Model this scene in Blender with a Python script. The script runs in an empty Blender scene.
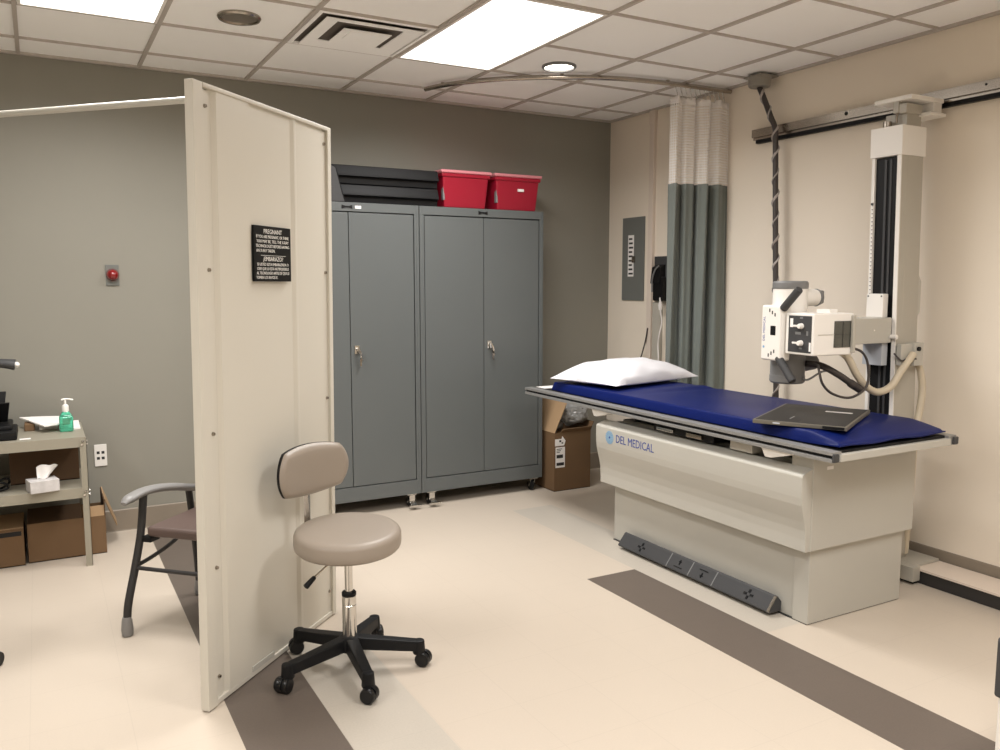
import bpy, bmesh, math, random
from mathutils import Matrix, Vector, noise
random.seed(7)
C = bpy.context.scene.collection
W = {}                                   # world matrix of every object, by name
XW, YB, XL, YF, ZC = 4.02, 5.44, -2.45, -2.2, 2.76
pi = math.pi

# ------------------------------------------------------------------ materials
def lin(c):
    r = []
    for v in c:
        v /= 255.0
        r.append(v / 12.92 if v <= 0.04045 else ((v + 0.055) / 1.055) ** 2.4)
    return (r[0], r[1], r[2], 1.0)

def mat(name, rgb, rough=0.5, metal=0.0, var=0.0, vscale=6.0, bump=0.0, bscale=200.0, spec=0.5,
        coat=0.0, trans=0.0, alpha=1.0, sheen=0.0, emit=None, estr=0.0):
    m = bpy.data.materials.new(name); m.use_nodes = True
    nt = m.node_tree; N = nt.nodes; L = nt.links
    b = N['Principled BSDF']
    col = lin(rgb)
    b.inputs['Base Color'].default_value = col
    b.inputs['Roughness'].default_value = rough
    b.inputs['Metallic'].default_value = metal
    b.inputs['Specular IOR Level'].default_value = spec
    b.inputs['Coat Weight'].default_value = coat
    b.inputs['Transmission Weight'].default_value = trans
    b.inputs['Alpha'].default_value = alpha
    if sheen: b.inputs['Sheen Weight'].default_value = sheen
    if emit:
        b.inputs['Emission Color'].default_value = lin(emit); b.inputs['Emission Strength'].default_value = estr
    tc = N.new('ShaderNodeTexCoord')
    if var:
        nz = N.new('ShaderNodeTexNoise'); nz.inputs['Scale'].default_value = vscale; nz.inputs['Detail'].default_value = 4
        L.new(tc.outputs['Object'], nz.inputs['Vector'])
        mx = N.new('ShaderNodeMix'); mx.data_type = 'RGBA'
        mx.inputs[6].default_value = tuple(v * (1 - var) for v in col[:3]) + (1,)
        mx.inputs[7].default_value = tuple(min(1, v * (1 + var)) for v in col[:3]) + (1,)
        L.new(nz.outputs['Fac'], mx.inputs[0]); L.new(mx.outputs[2], b.inputs['Base Color'])
    if bump:
        nb = N.new('ShaderNodeTexNoise'); nb.inputs['Scale'].default_value = bscale; nb.inputs['Detail'].default_value = 3
        L.new(tc.outputs['Object'], nb.inputs['Vector'])
        bp = N.new('ShaderNodeBump'); bp.inputs['Strength'].default_value = bump; bp.inputs['Distance'].default_value = 0.002
        L.new(nb.outputs['Fac'], bp.inputs['Height']); L.new(bp.outputs['Normal'], b.inputs['Normal'])
    return m

def floor_mat(name, rgb, var, spk):
    """vinyl tile: mottled colour, fine speckle, hairline joints on a 12 inch grid"""
    m = mat(name, rgb, rough=0.34, spec=0.35)
    nt = m.node_tree; N = nt.nodes; L = nt.links; b = N['Principled BSDF']
    tc = N.new('ShaderNodeTexCoord')
    n1 = N.new('ShaderNodeTexNoise'); n1.inputs['Scale'].default_value = 3.0; n1.inputs['Detail'].default_value = 5
    n2 = N.new('ShaderNodeTexNoise'); n2.inputs['Scale'].default_value = 140.0; n2.inputs['Detail'].default_value = 2
    for n in (n1, n2): L.new(tc.outputs['Object'], n.inputs['Vector'])
    c = lin(rgb)
    mx = N.new('ShaderNodeMix'); mx.data_type = 'RGBA'
    mx.inputs[6].default_value = tuple(v * (1 - var) for v in c[:3]) + (1,); mx.inputs[7].default_value = tuple(v * (1 + var) for v in c[:3]) + (1,)
    L.new(n1.outputs['Fac'], mx.inputs[0])
    m2 = N.new('ShaderNodeMix'); m2.data_type = 'RGBA'; m2.blend_type = 'MULTIPLY'; m2.inputs[0].default_value = spk
    cr = N.new('ShaderNodeValToRGB'); cr.color_ramp.elements[0].position = 0.3; cr.color_ramp.elements[1].position = 0.7
    cr.color_ramp.elements[0].color = (0.55, 0.55, 0.55, 1)
    L.new(n2.outputs['Fac'], cr.inputs[0]); L.new(mx.outputs[2], m2.inputs[6]); L.new(cr.outputs[0], m2.inputs[7])
    sx = N.new('ShaderNodeSeparateXYZ'); L.new(tc.outputs['Object'], sx.inputs[0])
    def seam(sock, off):
        a = N.new('ShaderNodeMath'); a.operation = 'SUBTRACT'; a.inputs[1].default_value = off; L.new(sock, a.inputs[0])
        d = N.new('ShaderNodeMath'); d.operation = 'PINGPONG'; d.inputs[1].default_value = 0.1535; L.new(a.outputs[0], d.inputs[0])
        e = N.new('ShaderNodeMath'); e.operation = 'LESS_THAN'; e.inputs[1].default_value = 0.0012; L.new(d.outputs[0], e.inputs[0])
        return e.outputs[0]
    s1 = seam(sx.outputs[0], 0.512); s2 = seam(sx.outputs[1], 3.365)
    mxm = N.new('ShaderNodeMath'); mxm.operation = 'MAXIMUM'; L.new(s1, mxm.inputs[0]); L.new(s2, mxm.inputs[1])
    fm = N.new('ShaderNodeMath'); fm.operation = 'MULTIPLY'; fm.inputs[1].default_value = 0.12; L.new(mxm.outputs[0], fm.inputs[0])
    m3 = N.new('ShaderNodeMix'); m3.data_type = 'RGBA'; m3.inputs[7].default_value = tuple(v * 0.4 for v in c[:3]) + (1,)
    L.new(fm.outputs[0], m3.inputs[0]); L.new(m2.outputs[2], m3.inputs[6]); L.new(m3.outputs[2], b.inputs['Base Color'])
    nb = N.new('ShaderNodeTexNoise'); nb.inputs['Scale'].default_value = 9.0
    L.new(tc.outputs['Object'], nb.inputs['Vector'])
    bp = N.new('ShaderNodeBump'); bp.inputs['Strength'].default_value = 0.06; bp.inputs['Distance'].default_value = 0.01
    L.new(nb.outputs['Fac'], bp.inputs['Height']); L.new(bp.outputs['Normal'], b.inputs['Normal'])
    return m

def mesh_net_mat():
    """white netting: a procedural lattice of round holes cut through the cloth (uses the cloth's own UV map)"""
    m = mat('net', (240, 236, 231), rough=0.8, spec=0.2)
    nt = m.node_tree; N = nt.nodes; L = nt.links; b = N['Principled BSDF']; out = N['Material Output']
    uv = N.new('ShaderNodeUVMap'); sx = N.new('ShaderNodeSeparateXYZ'); L.new(uv.outputs[0], sx.inputs[0])
    def mth(op, a, bv=None):
        n = N.new('ShaderNodeMath'); n.operation = op
        if isinstance(a, (int, float)): n.inputs[0].default_value = a
        else: L.new(a, n.inputs[0])
        if bv is not None:
            if isinstance(bv, (int, float)): n.inputs[1].default_value = bv
            else: L.new(bv, n.inputs[1])
        return n.outputs[0]
    k = 2 * pi / 0.034
    u = mth('MULTIPLY', sx.outputs[0], k); v = mth('MULTIPLY', sx.outputs[1], k)
    p = mth('MULTIPLY', mth('SINE', u), mth('SINE', v))
    hole = mth('GREATER_THAN', mth('ABSOLUTE', p), 0.52)
    tr = N.new('ShaderNodeBsdfTransparent'); ms = N.new('ShaderNodeMixShader')
    L.new(hole, ms.inputs[0]); L.new(b.outputs[0], ms.inputs[1]); L.new(tr.outputs[0], ms.inputs[2]); L.new(ms.outputs[0], out.inputs['Surface'])
    return m

def emis(name, rgb, s):
    m = bpy.data.materials.new(name); m.use_nodes = True
    N = m.node_tree.nodes; N.remove(N['Principled BSDF'])
    e = N.new('ShaderNodeEmission'); e.inputs[0].default_value = lin(rgb); e.inputs[1].default_value = s
    m.node_tree.links.new(e.outputs[0], N['Material Output'].inputs['Surface'])
    return m

M = dict(
    ceil=mat('ceiling_tile', (253, 252, 251), 0.9, var=0.03, vscale=2, bump=0.5, bscale=260, spec=0.1),
    tbar=mat('ceiling_bar', (186, 178, 171), 0.5, spec=0.3),  # white bars greyed: their shading is mixed into this colour
    wback=mat('wall_olive_grey', (140, 137, 127), 0.62, var=0.03, vscale=1.5, bump=0.15, bscale=350, spec=0.3),
    wright=mat('wall_beige', (233, 222, 206), 0.6, var=0.02, vscale=1.5, bump=0.15, bscale=350, spec=0.3),
    base=mat('cove_base', (138, 127, 113), 0.45, spec=0.4),
    cream=floor_mat('tile_cream', (197, 185, 170), 0.02, 0.06),
    dark=floor_mat('tile_brown_grey', (103, 93, 85), 0.05, 0.22),
    pale=floor_mat('tile_pale_grey', (187, 179, 167), 0.04, 0.14),
    cab=mat('cabinet_grey', (93, 97, 97), 0.38, var=0.02, spec=0.45, bump=0.04, bscale=120),
    cabdark=mat('cabinet_gap', (38, 40, 40), 0.6),
    black=mat('black_plastic', (20, 20, 21), 0.5, spec=0.22, bump=0.1, bscale=300),
    blackg=mat('black_gloss', (18, 18, 19), 0.3, spec=0.35),
    darkgrey=mat('dark_grey_plastic', (66, 66, 67), 0.5, spec=0.3, bump=0.1, bscale=300),
    midgrey=mat('mid_grey_plastic', (120, 120, 120), 0.4),
    chrome=mat('chrome', (214, 212, 208), 0.14, metal=1.0),
    steel=mat('brushed_steel', (168, 160, 150), 0.24, metal=1.0, var=0.06, vscale=12),
    alu=mat('aluminium_rail', (150, 149, 147), 0.4, metal=0.35, var=0.03),
    white=mat('white_paint', (236, 232, 226), 0.35, spec=0.45),
    offw=mat('off_white_enamel', (186, 183, 174), 0.36, spec=0.45, var=0.012, vscale=3),
    offw2=mat('warm_grey_enamel', (178, 173, 162), 0.36, spec=0.45, var=0.012, vscale=3),
    screen=mat('screen_beige', (206, 201, 189), 0.36, spec=0.45, var=0.015, vscale=2.5),
    navy=mat('navy_vinyl', (10, 26, 88), 0.42, spec=0.18, bump=0.12, bscale=160, var=0.05, vscale=4),
    pillow=mat('pillow_cotton', (224, 224, 229), 0.85, spec=0.15, bump=0.15, bscale=400),
    taupe=mat('taupe_vinyl', (150, 139, 127), 0.42, spec=0.45, bump=0.2, bscale=420),
    brownv=mat('brown_vinyl', (88, 72, 66), 0.5, bump=0.2, bscale=400),
    armpad=mat('grey_armrest', (128, 126, 124), 0.42),
    frame=mat('chair_frame_grey', (52, 50, 49), 0.45, spec=0.3),
    red=mat('red_plastic', (152, 20, 44), 0.34, spec=0.5),
    pink=mat('pink_lid', (206, 130, 138), 0.4, trans=0.0),
    card=mat('cardboard', (114, 90, 66), 0.8, var=0.06, vscale=5, bump=0.2, bscale=90, spec=0.2),
    card2=mat('cardboard_light', (170, 142, 110), 0.8, var=0.05, vscale=5, spec=0.2),
    paper=mat('paper', (240, 237, 234), 0.8, spec=0.2),
    shelf=mat('shelf_grey_green', (150, 144, 129), 0.42, spec=0.4, var=0.02),
    curt=mat('curtain_sage', (115, 121, 116), 0.85, var=0.07, vscale=10, bump=0.4, bscale=240, spec=0.15, sheen=0.2),
    net=mesh_net_mat(),
    net_hem=mat('curtain_hem', (230, 225, 220), 0.8, spec=0.2),
    gel=mat('green_gel', (96, 214, 176), 0.08, trans=0.7, spec=0.5),
    clear=mat('clear_plastic', (150, 214, 190), 0.06, trans=0.8, spec=0.5),
    bag=mat('grey_plastic_bag', (178, 178, 176), 0.2, trans=0.35, spec=0.6, bump=0.9, bscale=45),
    sign=mat('sign_black', (17, 17, 17), 0.45, spec=0.2),
    ink=mat('ink_white', (238, 236, 230), 0.5),
    inkblue=mat('ink_blue', (58, 76, 148), 0.5),
    inklblue=mat('ink_light_blue', (128, 172, 206), 0.5),
    inkdark=mat('ink_dark', (46, 46, 46), 0.6),
    plate=mat('panel_grey', (112, 114, 110), 0.45, spec=0.3),
    boxgrey=mat('ceiling_box_grey', (142, 137, 127), 0.5),
    duct=mat('duct_shadow', (92, 84, 77), 0.7),
    lblue=mat('blue_grey_bracket', (190, 194, 200), 0.4),
    window=mat('collimator_window', (58, 60, 54), 0.08, spec=0.6, coat=0.5),
    hose=mat('cream_hose', (206, 194, 172), 0.5),
    grey_panel=mat('detector_dark', (44, 43, 42), 0.5, spec=0.2, var=0.05, vscale=3),
    edge=mat('detector_edge', (112, 107, 97), 0.45, metal=0.3),
    wrap=mat('cable_wrap', (168, 160, 156), 0.5),
    cabl=mat('cable_dark', (66, 60, 58), 0.5),
    raceway=mat('raceway_paint', (222, 208, 194), 0.5),
    bulb=mat('lens_red', (126, 10, 14), 0.1, spec=0.6, coat=0.6),
    brownbox=mat('box_brown_dark', (88, 68, 50), 0.8, var=0.06, vscale=5, spec=0.2),
    tissue=mat('tissue_box_pattern', (196, 192, 190), 0.7, var=0.35, vscale=22),
    lampcan=mat('can_reflector', (150, 140, 130), 0.3, metal=0.7),
    glow=emis('light_diffuser', (255, 253, 250), 2.5),
    glow2=emis('downlight_glow', (255, 246, 234), 12.0),
)

# ------------------------------------------------------------------ mesh building
class B:
    def __init__(s): s.bm = bmesh.new()
    def add(s, bm, T=None, mi=0, smooth=None):
        if T is not None: bm.transform(T)
        for f in bm.faces: f.material_index = mi
        me = bpy.data.meshes.new('tmp'); bm.to_mesh(me); bm.free(); s.bm.from_mesh(me); bpy.data.meshes.remove(me); return s
    def box(s, x0, x1, y0, y1, z0, z1, bev=0.0, T=None, mi=0, seg=2):
        bm = bmesh.new(); bmesh.ops.create_cube(bm, size=1)
        for v in bm.verts:
            v.co = Vector((x0 + (v.co.x + .5) * (x1 - x0), y0 + (v.co.y + .5) * (y1 - y0), z0 + (v.co.z + .5) * (z1 - z0)))
        if bev: bmesh.ops.bevel(bm, geom=bm.edges[:], offset=bev, segments=seg, profile=0.5, affect='EDGES')
        return s.add(bm, T, mi)
    def hexa(s, pts, bev=0.0, T=None, mi=0):
        """8 corners: bottom loop of four, then top loop of four"""
        bm = bmesh.new(); v = [bm.verts.new(p) for p in pts]
        for q in ((3, 2, 1, 0), (4, 5, 6, 7), (0, 1, 5, 4), (1, 2, 6, 5), (2, 3, 7, 6), (3, 0, 4, 7)): bm.faces.new([v[i] for i in q])
        bmesh.ops.recalc_face_normals(bm, faces=bm.faces)
        if bev: bmesh.ops.bevel(bm, geom=bm.edges[:], offset=bev, segments=2, profile=0.5, affect='EDGES')
        return s.add(bm, T, mi)
    def prism(s, poly, a0, a1, axis='y', bev=0.0, T=None, mi=0):
        """polygon in the two other axes (x,z for y; y,z for x; x,y for z) extruded from a0 to a1"""
        bm = bmesh.new()
        def P(p, a): return {'y': (p[0], a, p[1]), 'x': (a, p[0], p[1]), 'z': (p[0], p[1], a)}[axis]
        v0 = [bm.verts.new(P(p, a0)) for p in poly]; v1 = [bm.verts.new(P(p, a1)) for p in poly]
        n = len(poly); bm.faces.new(v0); bm.faces.new(v1[::-1])
        for i in range(n): bm.faces.new((v0[i], v1[i], v1[(i + 1) % n], v0[(i + 1) % n]))
        bmesh.ops.recalc_face_normals(bm, faces=bm.faces)
        if bev: bmesh.ops.bevel(bm, geom=bm.edges[:], offset=bev, segments=2, profile=0.5, affect='EDGES')
        return s.add(bm, T, mi)
    def lathe(s, prof, c=(0, 0, 0), n=32, T=None, mi=0):
        """profile [(r,z)...] about the z axis through c"""
        bm = bmesh.new(); rings = []
        for r, z in prof:
            if r < 1e-6: rings.append([bm.verts.new((c[0], c[1], c[2] + z))])
            else: rings.append([bm.verts.new((c[0] + r * math.cos(2 * pi * i / n), c[1] + r * math.sin(2 * pi * i / n), c[2] + z)) for i in range(n)])
        for a, b in zip(rings, rings[1:]):
            for i in range(n):
                j = (i + 1) % n
                if len(a) == 1 and len(b) == 1: continue
                if len(a) == 1: bm.faces.new((a[0], b[i], b[j]))
                elif len(b) == 1: bm.faces.new((a[i], a[j], b[0]))
                else: bm.faces.new((a[i], a[j], b[j], b[i]))
        if len(rings[0]) > 1: bm.faces.new(rings[0])
        if len(rings[-1]) > 1: bm.faces.new(rings[-1])
        bmesh.ops.recalc_face_normals(bm, faces=bm.faces)
        return s.add(bm, T, mi)
    def cyl(s, p0, p1, r, r1=None, n=20, mi=0, bev=0.0):
        p0, p1 = Vector(p0), Vector(p1); d = p1 - p0; h = d.length; r1 = r if r1 is None else r1
        T = Matrix.Translation(p0) @ d.to_track_quat('Z', 'Y').to_matrix().to_4x4()
        if bev: prof = [(0, 0), (r - bev, 0), (r - bev * .3, bev * .3), (r, bev), (r1, h - bev), (r1 - bev * .3, h - bev * .3), (r1 - bev, h), (0, h)]
        else: prof = [(0, 0), (r, 0), (r1, h), (0, h)]
        return s.lathe(prof, n=n, T=T, mi=mi)
    def tube(s, pts, r, n=10, smooth=True, sub=8, mi=0, flat=1.0, up=None):
        """swept tube through pts (Catmull-Rom when smooth); flat squashes the section along `up`"""
        pts = [Vector(p) for p in pts]
        rr = r if callable(r) else (lambda t: r)
        if smooth and len(pts) > 2:
            q = []; P = [pts[0] * 2 - pts[1]] + pts + [pts[-1] * 2 - pts[-2]]
            for i in range(1, len(P) - 2):
                for k in range(sub):
                    t = k / sub; a, b, c, d = P[i - 1], P[i], P[i + 1], P[i + 2]
                    q.append(.5 * ((2 * b) + (c - a) * t + (2 * a - 5 * b + 4 * c - d) * t * t + (3 * b - a - 3 * c + d) * t ** 3))
            q.append(pts[-1]); pts = q
        bm = bmesh.new(); rings = []; nrm = None
        for i, p in enumerate(pts):
            tg = (pts[min(i + 1, len(pts) - 1)] - pts[max(i - 1, 0)]).normalized()
            if nrm is None:
                nrm = Vector(up) if up else (Vector((0, 0, 1)) if abs(tg.z) < .9 else Vector((1, 0, 0)))
            nrm = (nrm - tg * nrm.dot(tg)).normalized(); bn = tg.cross(nrm)
            R = rr(i / (len(pts) - 1))
            rings.append([bm.verts.new(p + R * (flat * math.cos(2 * pi * k / n) * nrm + math.sin(2 * pi * k / n) * bn)) for k in range(n)])
        for a, b in zip(rings, rings[1:]):
            for k in range(n): bm.faces.new((a[k], a[(k + 1) % n], b[(k + 1) % n], b[k]))
        bm.faces.new(rings[0][::-1]); bm.faces.new(rings[-1])
        bmesh.ops.recalc_face_normals(bm, faces=bm.faces)
        return s.add(bm, None, mi)
    def ball(s, c, rx, ry, rz, sub=3, T=None, mi=0):
        bm = bmesh.new(); bmesh.ops.create_icosphere(bm, subdivisions=sub, radius=1)
        for v in bm.verts: v.co = Vector((c[0] + v.co.x * rx, c[1] + v.co.y * ry, c[2] + v.co.z * rz))
        return s.add(bm, T, mi)
    def warp(s, fn):
        for v in s.bm.verts: v.co = fn(v.co)
        return s

def fin(bm, name, mats, parent=None, ang=32, world=True):
    """one mesh object from a builder; geometry given in world space (or in the parent's own space)"""
    if isinstance(bm, B): bm = bm.bm
    if parent is not None and world: bm.transform(W[parent.name].inverted())
    for f in bm.faces: f.smooth = True
    lim = math.radians(ang)
    for e in bm.edges:
        if len(e.link_faces) == 2 and e.calc_face_angle(0) > lim: e.smooth = False
    me = bpy.data.meshes.new(name); bm.to_mesh(me); bm.free()
    for m in (mats if isinstance(mats, (list, tuple)) else [mats]): me.materials.append(m)
    o = bpy.data.objects.new(name, me); C.objects.link(o)
    wn = o.modifiers.new('weighted_normals', 'WEIGHTED_NORMAL'); wn.keep_sharp = True; wn.weight = 90
    if parent is not None: o.parent = parent; W[o.name] = W[parent.name].copy()
    else: W[o.name] = Matrix.Identity(4)
    return o

def thing(name, label, cat, loc=(0, 0, 0), rz=0.0, group=None):
    o = bpy.data.objects.new(name, None); C.objects.link(o)
    o.empty_display_size = 0.1
    o.location = loc; o.rotation_euler = (0, 0, rz); o['label'] = label; o['category'] = cat
    if group: o['group'] = group
    W[o.name] = Matrix.Translation(loc) @ Matrix.Rotation(rz, 4, 'Z')
    return o
def tag(o, label, cat, group=None, loc=None):
    o['label'] = label; o['category'] = cat
    if group: o['group'] = group
    return o
def struct(bm, name, mats, ang=32):
    o = fin(bm, name, mats, None, ang); o['kind'] = 'structure'; return o
def dup(root, loc, rz, label):
    c = root.copy(); C.objects.link(c); c.location = loc; c.rotation_euler = (0, 0, rz); c['label'] = label
    W[c.name] = Matrix.Translation(loc) @ Matrix.Rotation(rz, 4, 'Z')
    for ch in list(root.children):
        d = ch.copy(); C.objects.link(d); d.parent = c
        for g in list(ch.children):
            e = g.copy(); C.objects.link(e); e.parent = d
    return c
def text(body, size, m, T, parent, name='lettering', align='CENTER', extrude=0.0004, spacing=1.0, xs=1.0, bold=0.0):
    """lettering lying in the local x-y plane of T, front towards local +z"""
    cu = bpy.data.curves.new('t', 'FONT'); cu.body = body; cu.size = size; cu.align_x = align; cu.align_y = 'CENTER'
    cu.extrude = extrude; cu.space_line = spacing; cu.resolution_u = 2; cu.offset = bold
    ob = bpy.data.objects.new('t', cu); C.objects.link(ob)
    bpy.context.view_layer.update()
    me = bpy.data.meshes.new_from_object(ob.evaluated_get(bpy.context.evaluated_depsgraph_get()))
    bpy.data.objects.remove(ob); bpy.data.curves.remove(cu)
    bm = bmesh.new(); bm.from_mesh(me); bpy.data.meshes.remove(me)
    bm.transform(T @ Matrix.Diagonal((xs, 1, 1, 1)))
    return fin(bm, name, m, parent)
def frame(o, x, y):
    """matrix with origin o, local x and y along the given directions"""
    x = Vector(x).normalized(); y = Vector(y); y = (y - x * y.dot(x)).normalized(); z = x.cross(y); o = Vector(o)
    return Matrix(((x.x, y.x, z.x, o.x), (x.y, y.y, z.y, o.y), (x.z, y.z, z.z, o.z), (0, 0, 0, 1)))

# ================================================================== THE ROOM
fb = B(); xs = [XL, .512, .817, 1.122, 2.378, 2.683, 2.99, XW]; ys = [YF, 2.45, 3.365, 4.66, YB]
for i in range(len(xs) - 1):
    for j in range(len(ys) - 1):
        mi = 0
        if i == 1: mi = 1
        elif i == 2: mi = 2 if j < 2 else 0
        elif i == 4 and j < 2: mi = 1
        elif i == 5 and j in (1, 2): mi = 2
        bm = bmesh.new(); bm.faces.new([bm.verts.new(p) for p in ((xs[i], ys[j], 0), (xs[i + 1], ys[j], 0), (xs[i + 1], ys[j + 1], 0), (xs[i], ys[j + 1], 0))])
        fb.add(bm, None, mi)
bmesh.ops.remove_doubles(fb.bm, verts=fb.bm.verts, dist=1e-5)
struct(fb, 'floor', [M['cream'], M['dark'], M['pale']])
struct(B().box(XL - .1, XW + .1, YB, YB + .1, 0, ZC + .1), 'wall_back', M['wback'])
struct(B().box(XW, XW + .1, YF, YB, 0, ZC + .1), 'wall_right', M['wright'])
struct(B().box(XL - .1, XL, YF, YB, 0, ZC + .1), 'wall_left', M['wback'])
struct(B().box(XL - .1, XW + .1, YF - .1, YF, 0, ZC + .1), 'wall_front', M['wright'])
struct(B().box(XL, XW, YF, YB, ZC + .012, ZC + .05), 'ceiling', M['ceil'])
def cove(a, b): return [(0, 0), (-.012, 0), (-.007, .012), (-.006, .125), (-.003, .131), (0, .131)]
struct(B().prism([(YB, 0), (YB - .014, 0), (YB - .007, .012), (YB - .006, .127), (YB - .002, .132), (YB, .132)], XL, XW - .008, 'x'), 'baseboard_back', M['base'])
struct(B().prism([(XW, 0), (XW - .014, 0), (XW - .007, .012), (XW - .006, .127), (XW - .002, .132), (XW, .132)], YF, YB - .008, 'y'), 'baseboard_right', M['base'])
# suspended grid
gx = [-.025 + .6137 * k for k in range(-3, 7)]; gy = [4.493 - .6 * k for k in range(-1, 12)]
g = B()
for x in gx: g.box(x - .010, x + .010, YF, YB, ZC, ZC + .014)
LIGHTS = [(6, 1), (3, 1), (3, 7), (6, 6), (0, 4)]
for jy, y in enumerate(gy):
    for ja, (a, b) in enumerate(zip([XL] + gx, gx + [XW])):
        if (ja - 1, jy - 1) in LIGHTS: continue
        g.box(a + (.010 if a != XL else 0), b - (.010 if b != XW else 0), y - .0055, y + .0055, ZC + .0005, ZC + .014)
g.box(XL, XW, YB - .022, YB, ZC - .002, ZC + .014).box(XW - .022, XW, YF, YB - .022, ZC - .002, ZC + .014)
struct(g, 'trim_1', M['tbar'])

# ------------------------------------------------------------------ ceiling fixtures
POWER, SPREAD = 45.0, 160
def ceiling_light(ix, iy, label):
    x0, x1 = gx[ix] + .012, gx[ix + 1] - .012; y1 = gy[iy] - .012; y0 = gy[iy + 2] + .012
    t = thing('ceiling_light', label, 'light', ((x0 + x1) / 2, (y0 + y1) / 2, ZC), 0, 'fluorescent ceiling panels')
    f = B()
    w = .016
    f.box(x0, x0 + w, y0, y1, ZC - .001, ZC + .011, .001).box(x1 - w, x1, y0, y1, ZC - .001, ZC + .011, .001)
    f.box(x0 + w, x1 - w, y0, y0 + w, ZC - .001, ZC + .011, .001).box(x0 + w, x1 - w, y1 - w, y1, ZC - .001, ZC + .011, .001)
    fin(f, 'light_frame', M['white'], t)
    fin(B().box(x0 + w, x1 - w, y0 + w, y1 - w, ZC + .002, ZC + .008), 'diffuser', M['glow'], t)
    la = bpy.data.lights.new('tubes', 'AREA'); la.shape = 'RECTANGLE'; la.size = x1 - x0 - 2 * w; la.size_y = y1 - y0 - 2 * w
    la.energy = POWER; la.color = lin((255, 252, 249))[:3]; la.spread = math.radians(SPREAD)
    lo = bpy.data.objects.new('tubes', la); C.objects.link(lo); lo.parent = t; lo.location = (0, 0, .0005)
    return t
# gy[1] = 4.493
ceiling_light(6, 1, 'bright ceiling light panel beside the air vent, above the tall grey cabinets')
ceiling_light(3, 1, 'bright ceiling light panel at the top left, left of the unlit can light')
for k, (ix, iy, lab) in enumerate([(3, 7, 'added unseen ceiling light panel behind the beige screen side of the camera'), (6, 6, 'added unseen ceiling light panel over the near end of the brown floor stripe'),
                                   (0, 4, 'added unseen ceiling light panel along the left wall')]):
    ceiling_light(ix, iy, lab)  # panels out of view, added to light the room

def downlight(x, y, lit, label):
    t = thing('downlight', label, 'light', (x, y, ZC), 0)
    r = .088
    fin(B().lathe([(r + .012, .012), (r + .014, .004), (r + .008, -.004), (r, -.003), (r - .004, .011)], (x, y, ZC), 40), 'trim_ring', M['midgrey'] if lit else M['steel'], t)
    if lit: fin(B().lathe([(0, .0095), (r - .004, .0095), (r - .004, .0075), (0, .006)], (x, y, ZC), 40), 'lens', M['glow2'], t)
    else: fin(B().lathe([(r - .003, .004), (r * .8, .0085), (r * .45, .0105), (0, .0112), (0, .0118), (r - .003, .0118)], (x, y, ZC), 40), 'reflector', M['lampcan'], t)
downlight(2.747, 4.231, True, 'round lit downlight in the ceiling between the light panel and curtain')
downlight(.912, 4.21, False, 'round unlit can light in the ceiling left of the air vent')

# air diffuser: square louvred face
vx0, vx1, vy0, vy1 = gx[5] + .012, gx[6] - .012, gy[2] + .012, gy[1] - .012
vcx, vcy = (vx0 + vx1) / 2, (vy0 + vy1) / 2
t = thing('air_vent', 'square louvred air vent in the ceiling beside the big light panel', 'vent', (vcx, vcy, ZC))
def sqring(b, ho, zo, hi, zi, th=.004):
    """sloping square ring: outer half-size ho at zo, inner half-size hi at zi"""
    bm = bmesh.new()
    def lp(h, z): return [bm.verts.new((vcx + sx * h, vcy + sy * h, z)) for sx, sy in ((-1, -1), (1, -1), (1, 1), (-1, 1))]
    a, c, d, e = lp(ho, zo), lp(hi, zi), lp(hi, zi + th), lp(ho, zo + th)
    for p, q in ((a, c), (c, d), (d, e), (e, a)):
        for i in range(4): bm.faces.new((p[i], p[(i + 1) % 4], q[(i + 1) % 4], q[i]))
    bmesh.ops.recalc_face_normals(bm, faces=bm.faces); b.add(bm)
H = (vx1 - vx0) / 2
b = B(); sqring(b, H, ZC - .001, .276, ZC - .003); sqring(b, .277, ZC - .003, .272, ZC + .007); fin(b, 'vent_frame', M['ceil'], t)
fin(B().box(vcx - .276, vcx + .276, vcy - .276, vcy + .276, ZC + .0075, ZC + .0115), 'duct_shade', M['duct'], t)  # flat dark sheet, its colour stands for the shade inside the duct
b = B(); sqring(b, .250, ZC - .012, .172, ZC + .001); fin(b, 'louver', M['ceil'], t)
b = B(); sqring(b, .125, ZC - .014, .07, ZC - .002); fin(b, 'louver', M['ceil'], t)
fin(B().box(vcx - .072, vcx + .072, vcy - .072, vcy + .072, ZC - .006, ZC + .006, .001), 'center_plate', M['ceil'], t)

# ================================================================== BEIGE SHIELDING SCREEN
sa = math.radians(43.84); sA = Vector((.449, 2.914, 0))
t = thing('shielding_screen', 'tall beige metal shielding screen with a black sign, beside the taupe stool', 'screen', sA, sa)
SC = t; Ls, Hs, Th = .93, 2.174, .034
def skew(v): return Vector((v.x + .0205 * v.z, v.y, v.z))
def ssk(b): return b.warp(skew)
# local: x along the face, -y towards the camera, +y behind
b = ssk(B().box(0, .052, 0, Th, .004, Hs, .003).box(.052, .094, .012, Th - .004, .02, Hs - .02, .002)); fin(b, 'post', M['screen'], t, world=False)
b = ssk(B().box(Ls - .03, Ls, 0, Th, .004, Hs, .003).box(Ls - .062, Ls - .03, .012, Th - .004, .02, Hs - .02, .002)); fin(b, 'post', M['screen'], t, world=False)
b = ssk(B().box(.052, Ls - .03, -.001, Th, Hs - .016, Hs, .003)); fin(b, 'top_rail', M['screen'], t, world=False)
b = ssk(B().box(.052, Ls - .03, .004, Th, .004, .024, .003)); fin(b, 'bottom_rail', M['screen'], t, world=False)
prof = [(.09, .016), (.112, .016), (.128, .004), (.318, .004), (.326, .011), (.61, .011), (.63, .004), (.642, .004), (.655, .011), (Ls - .06, .011), (Ls - .06, .022), (.09, .022)]
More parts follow.
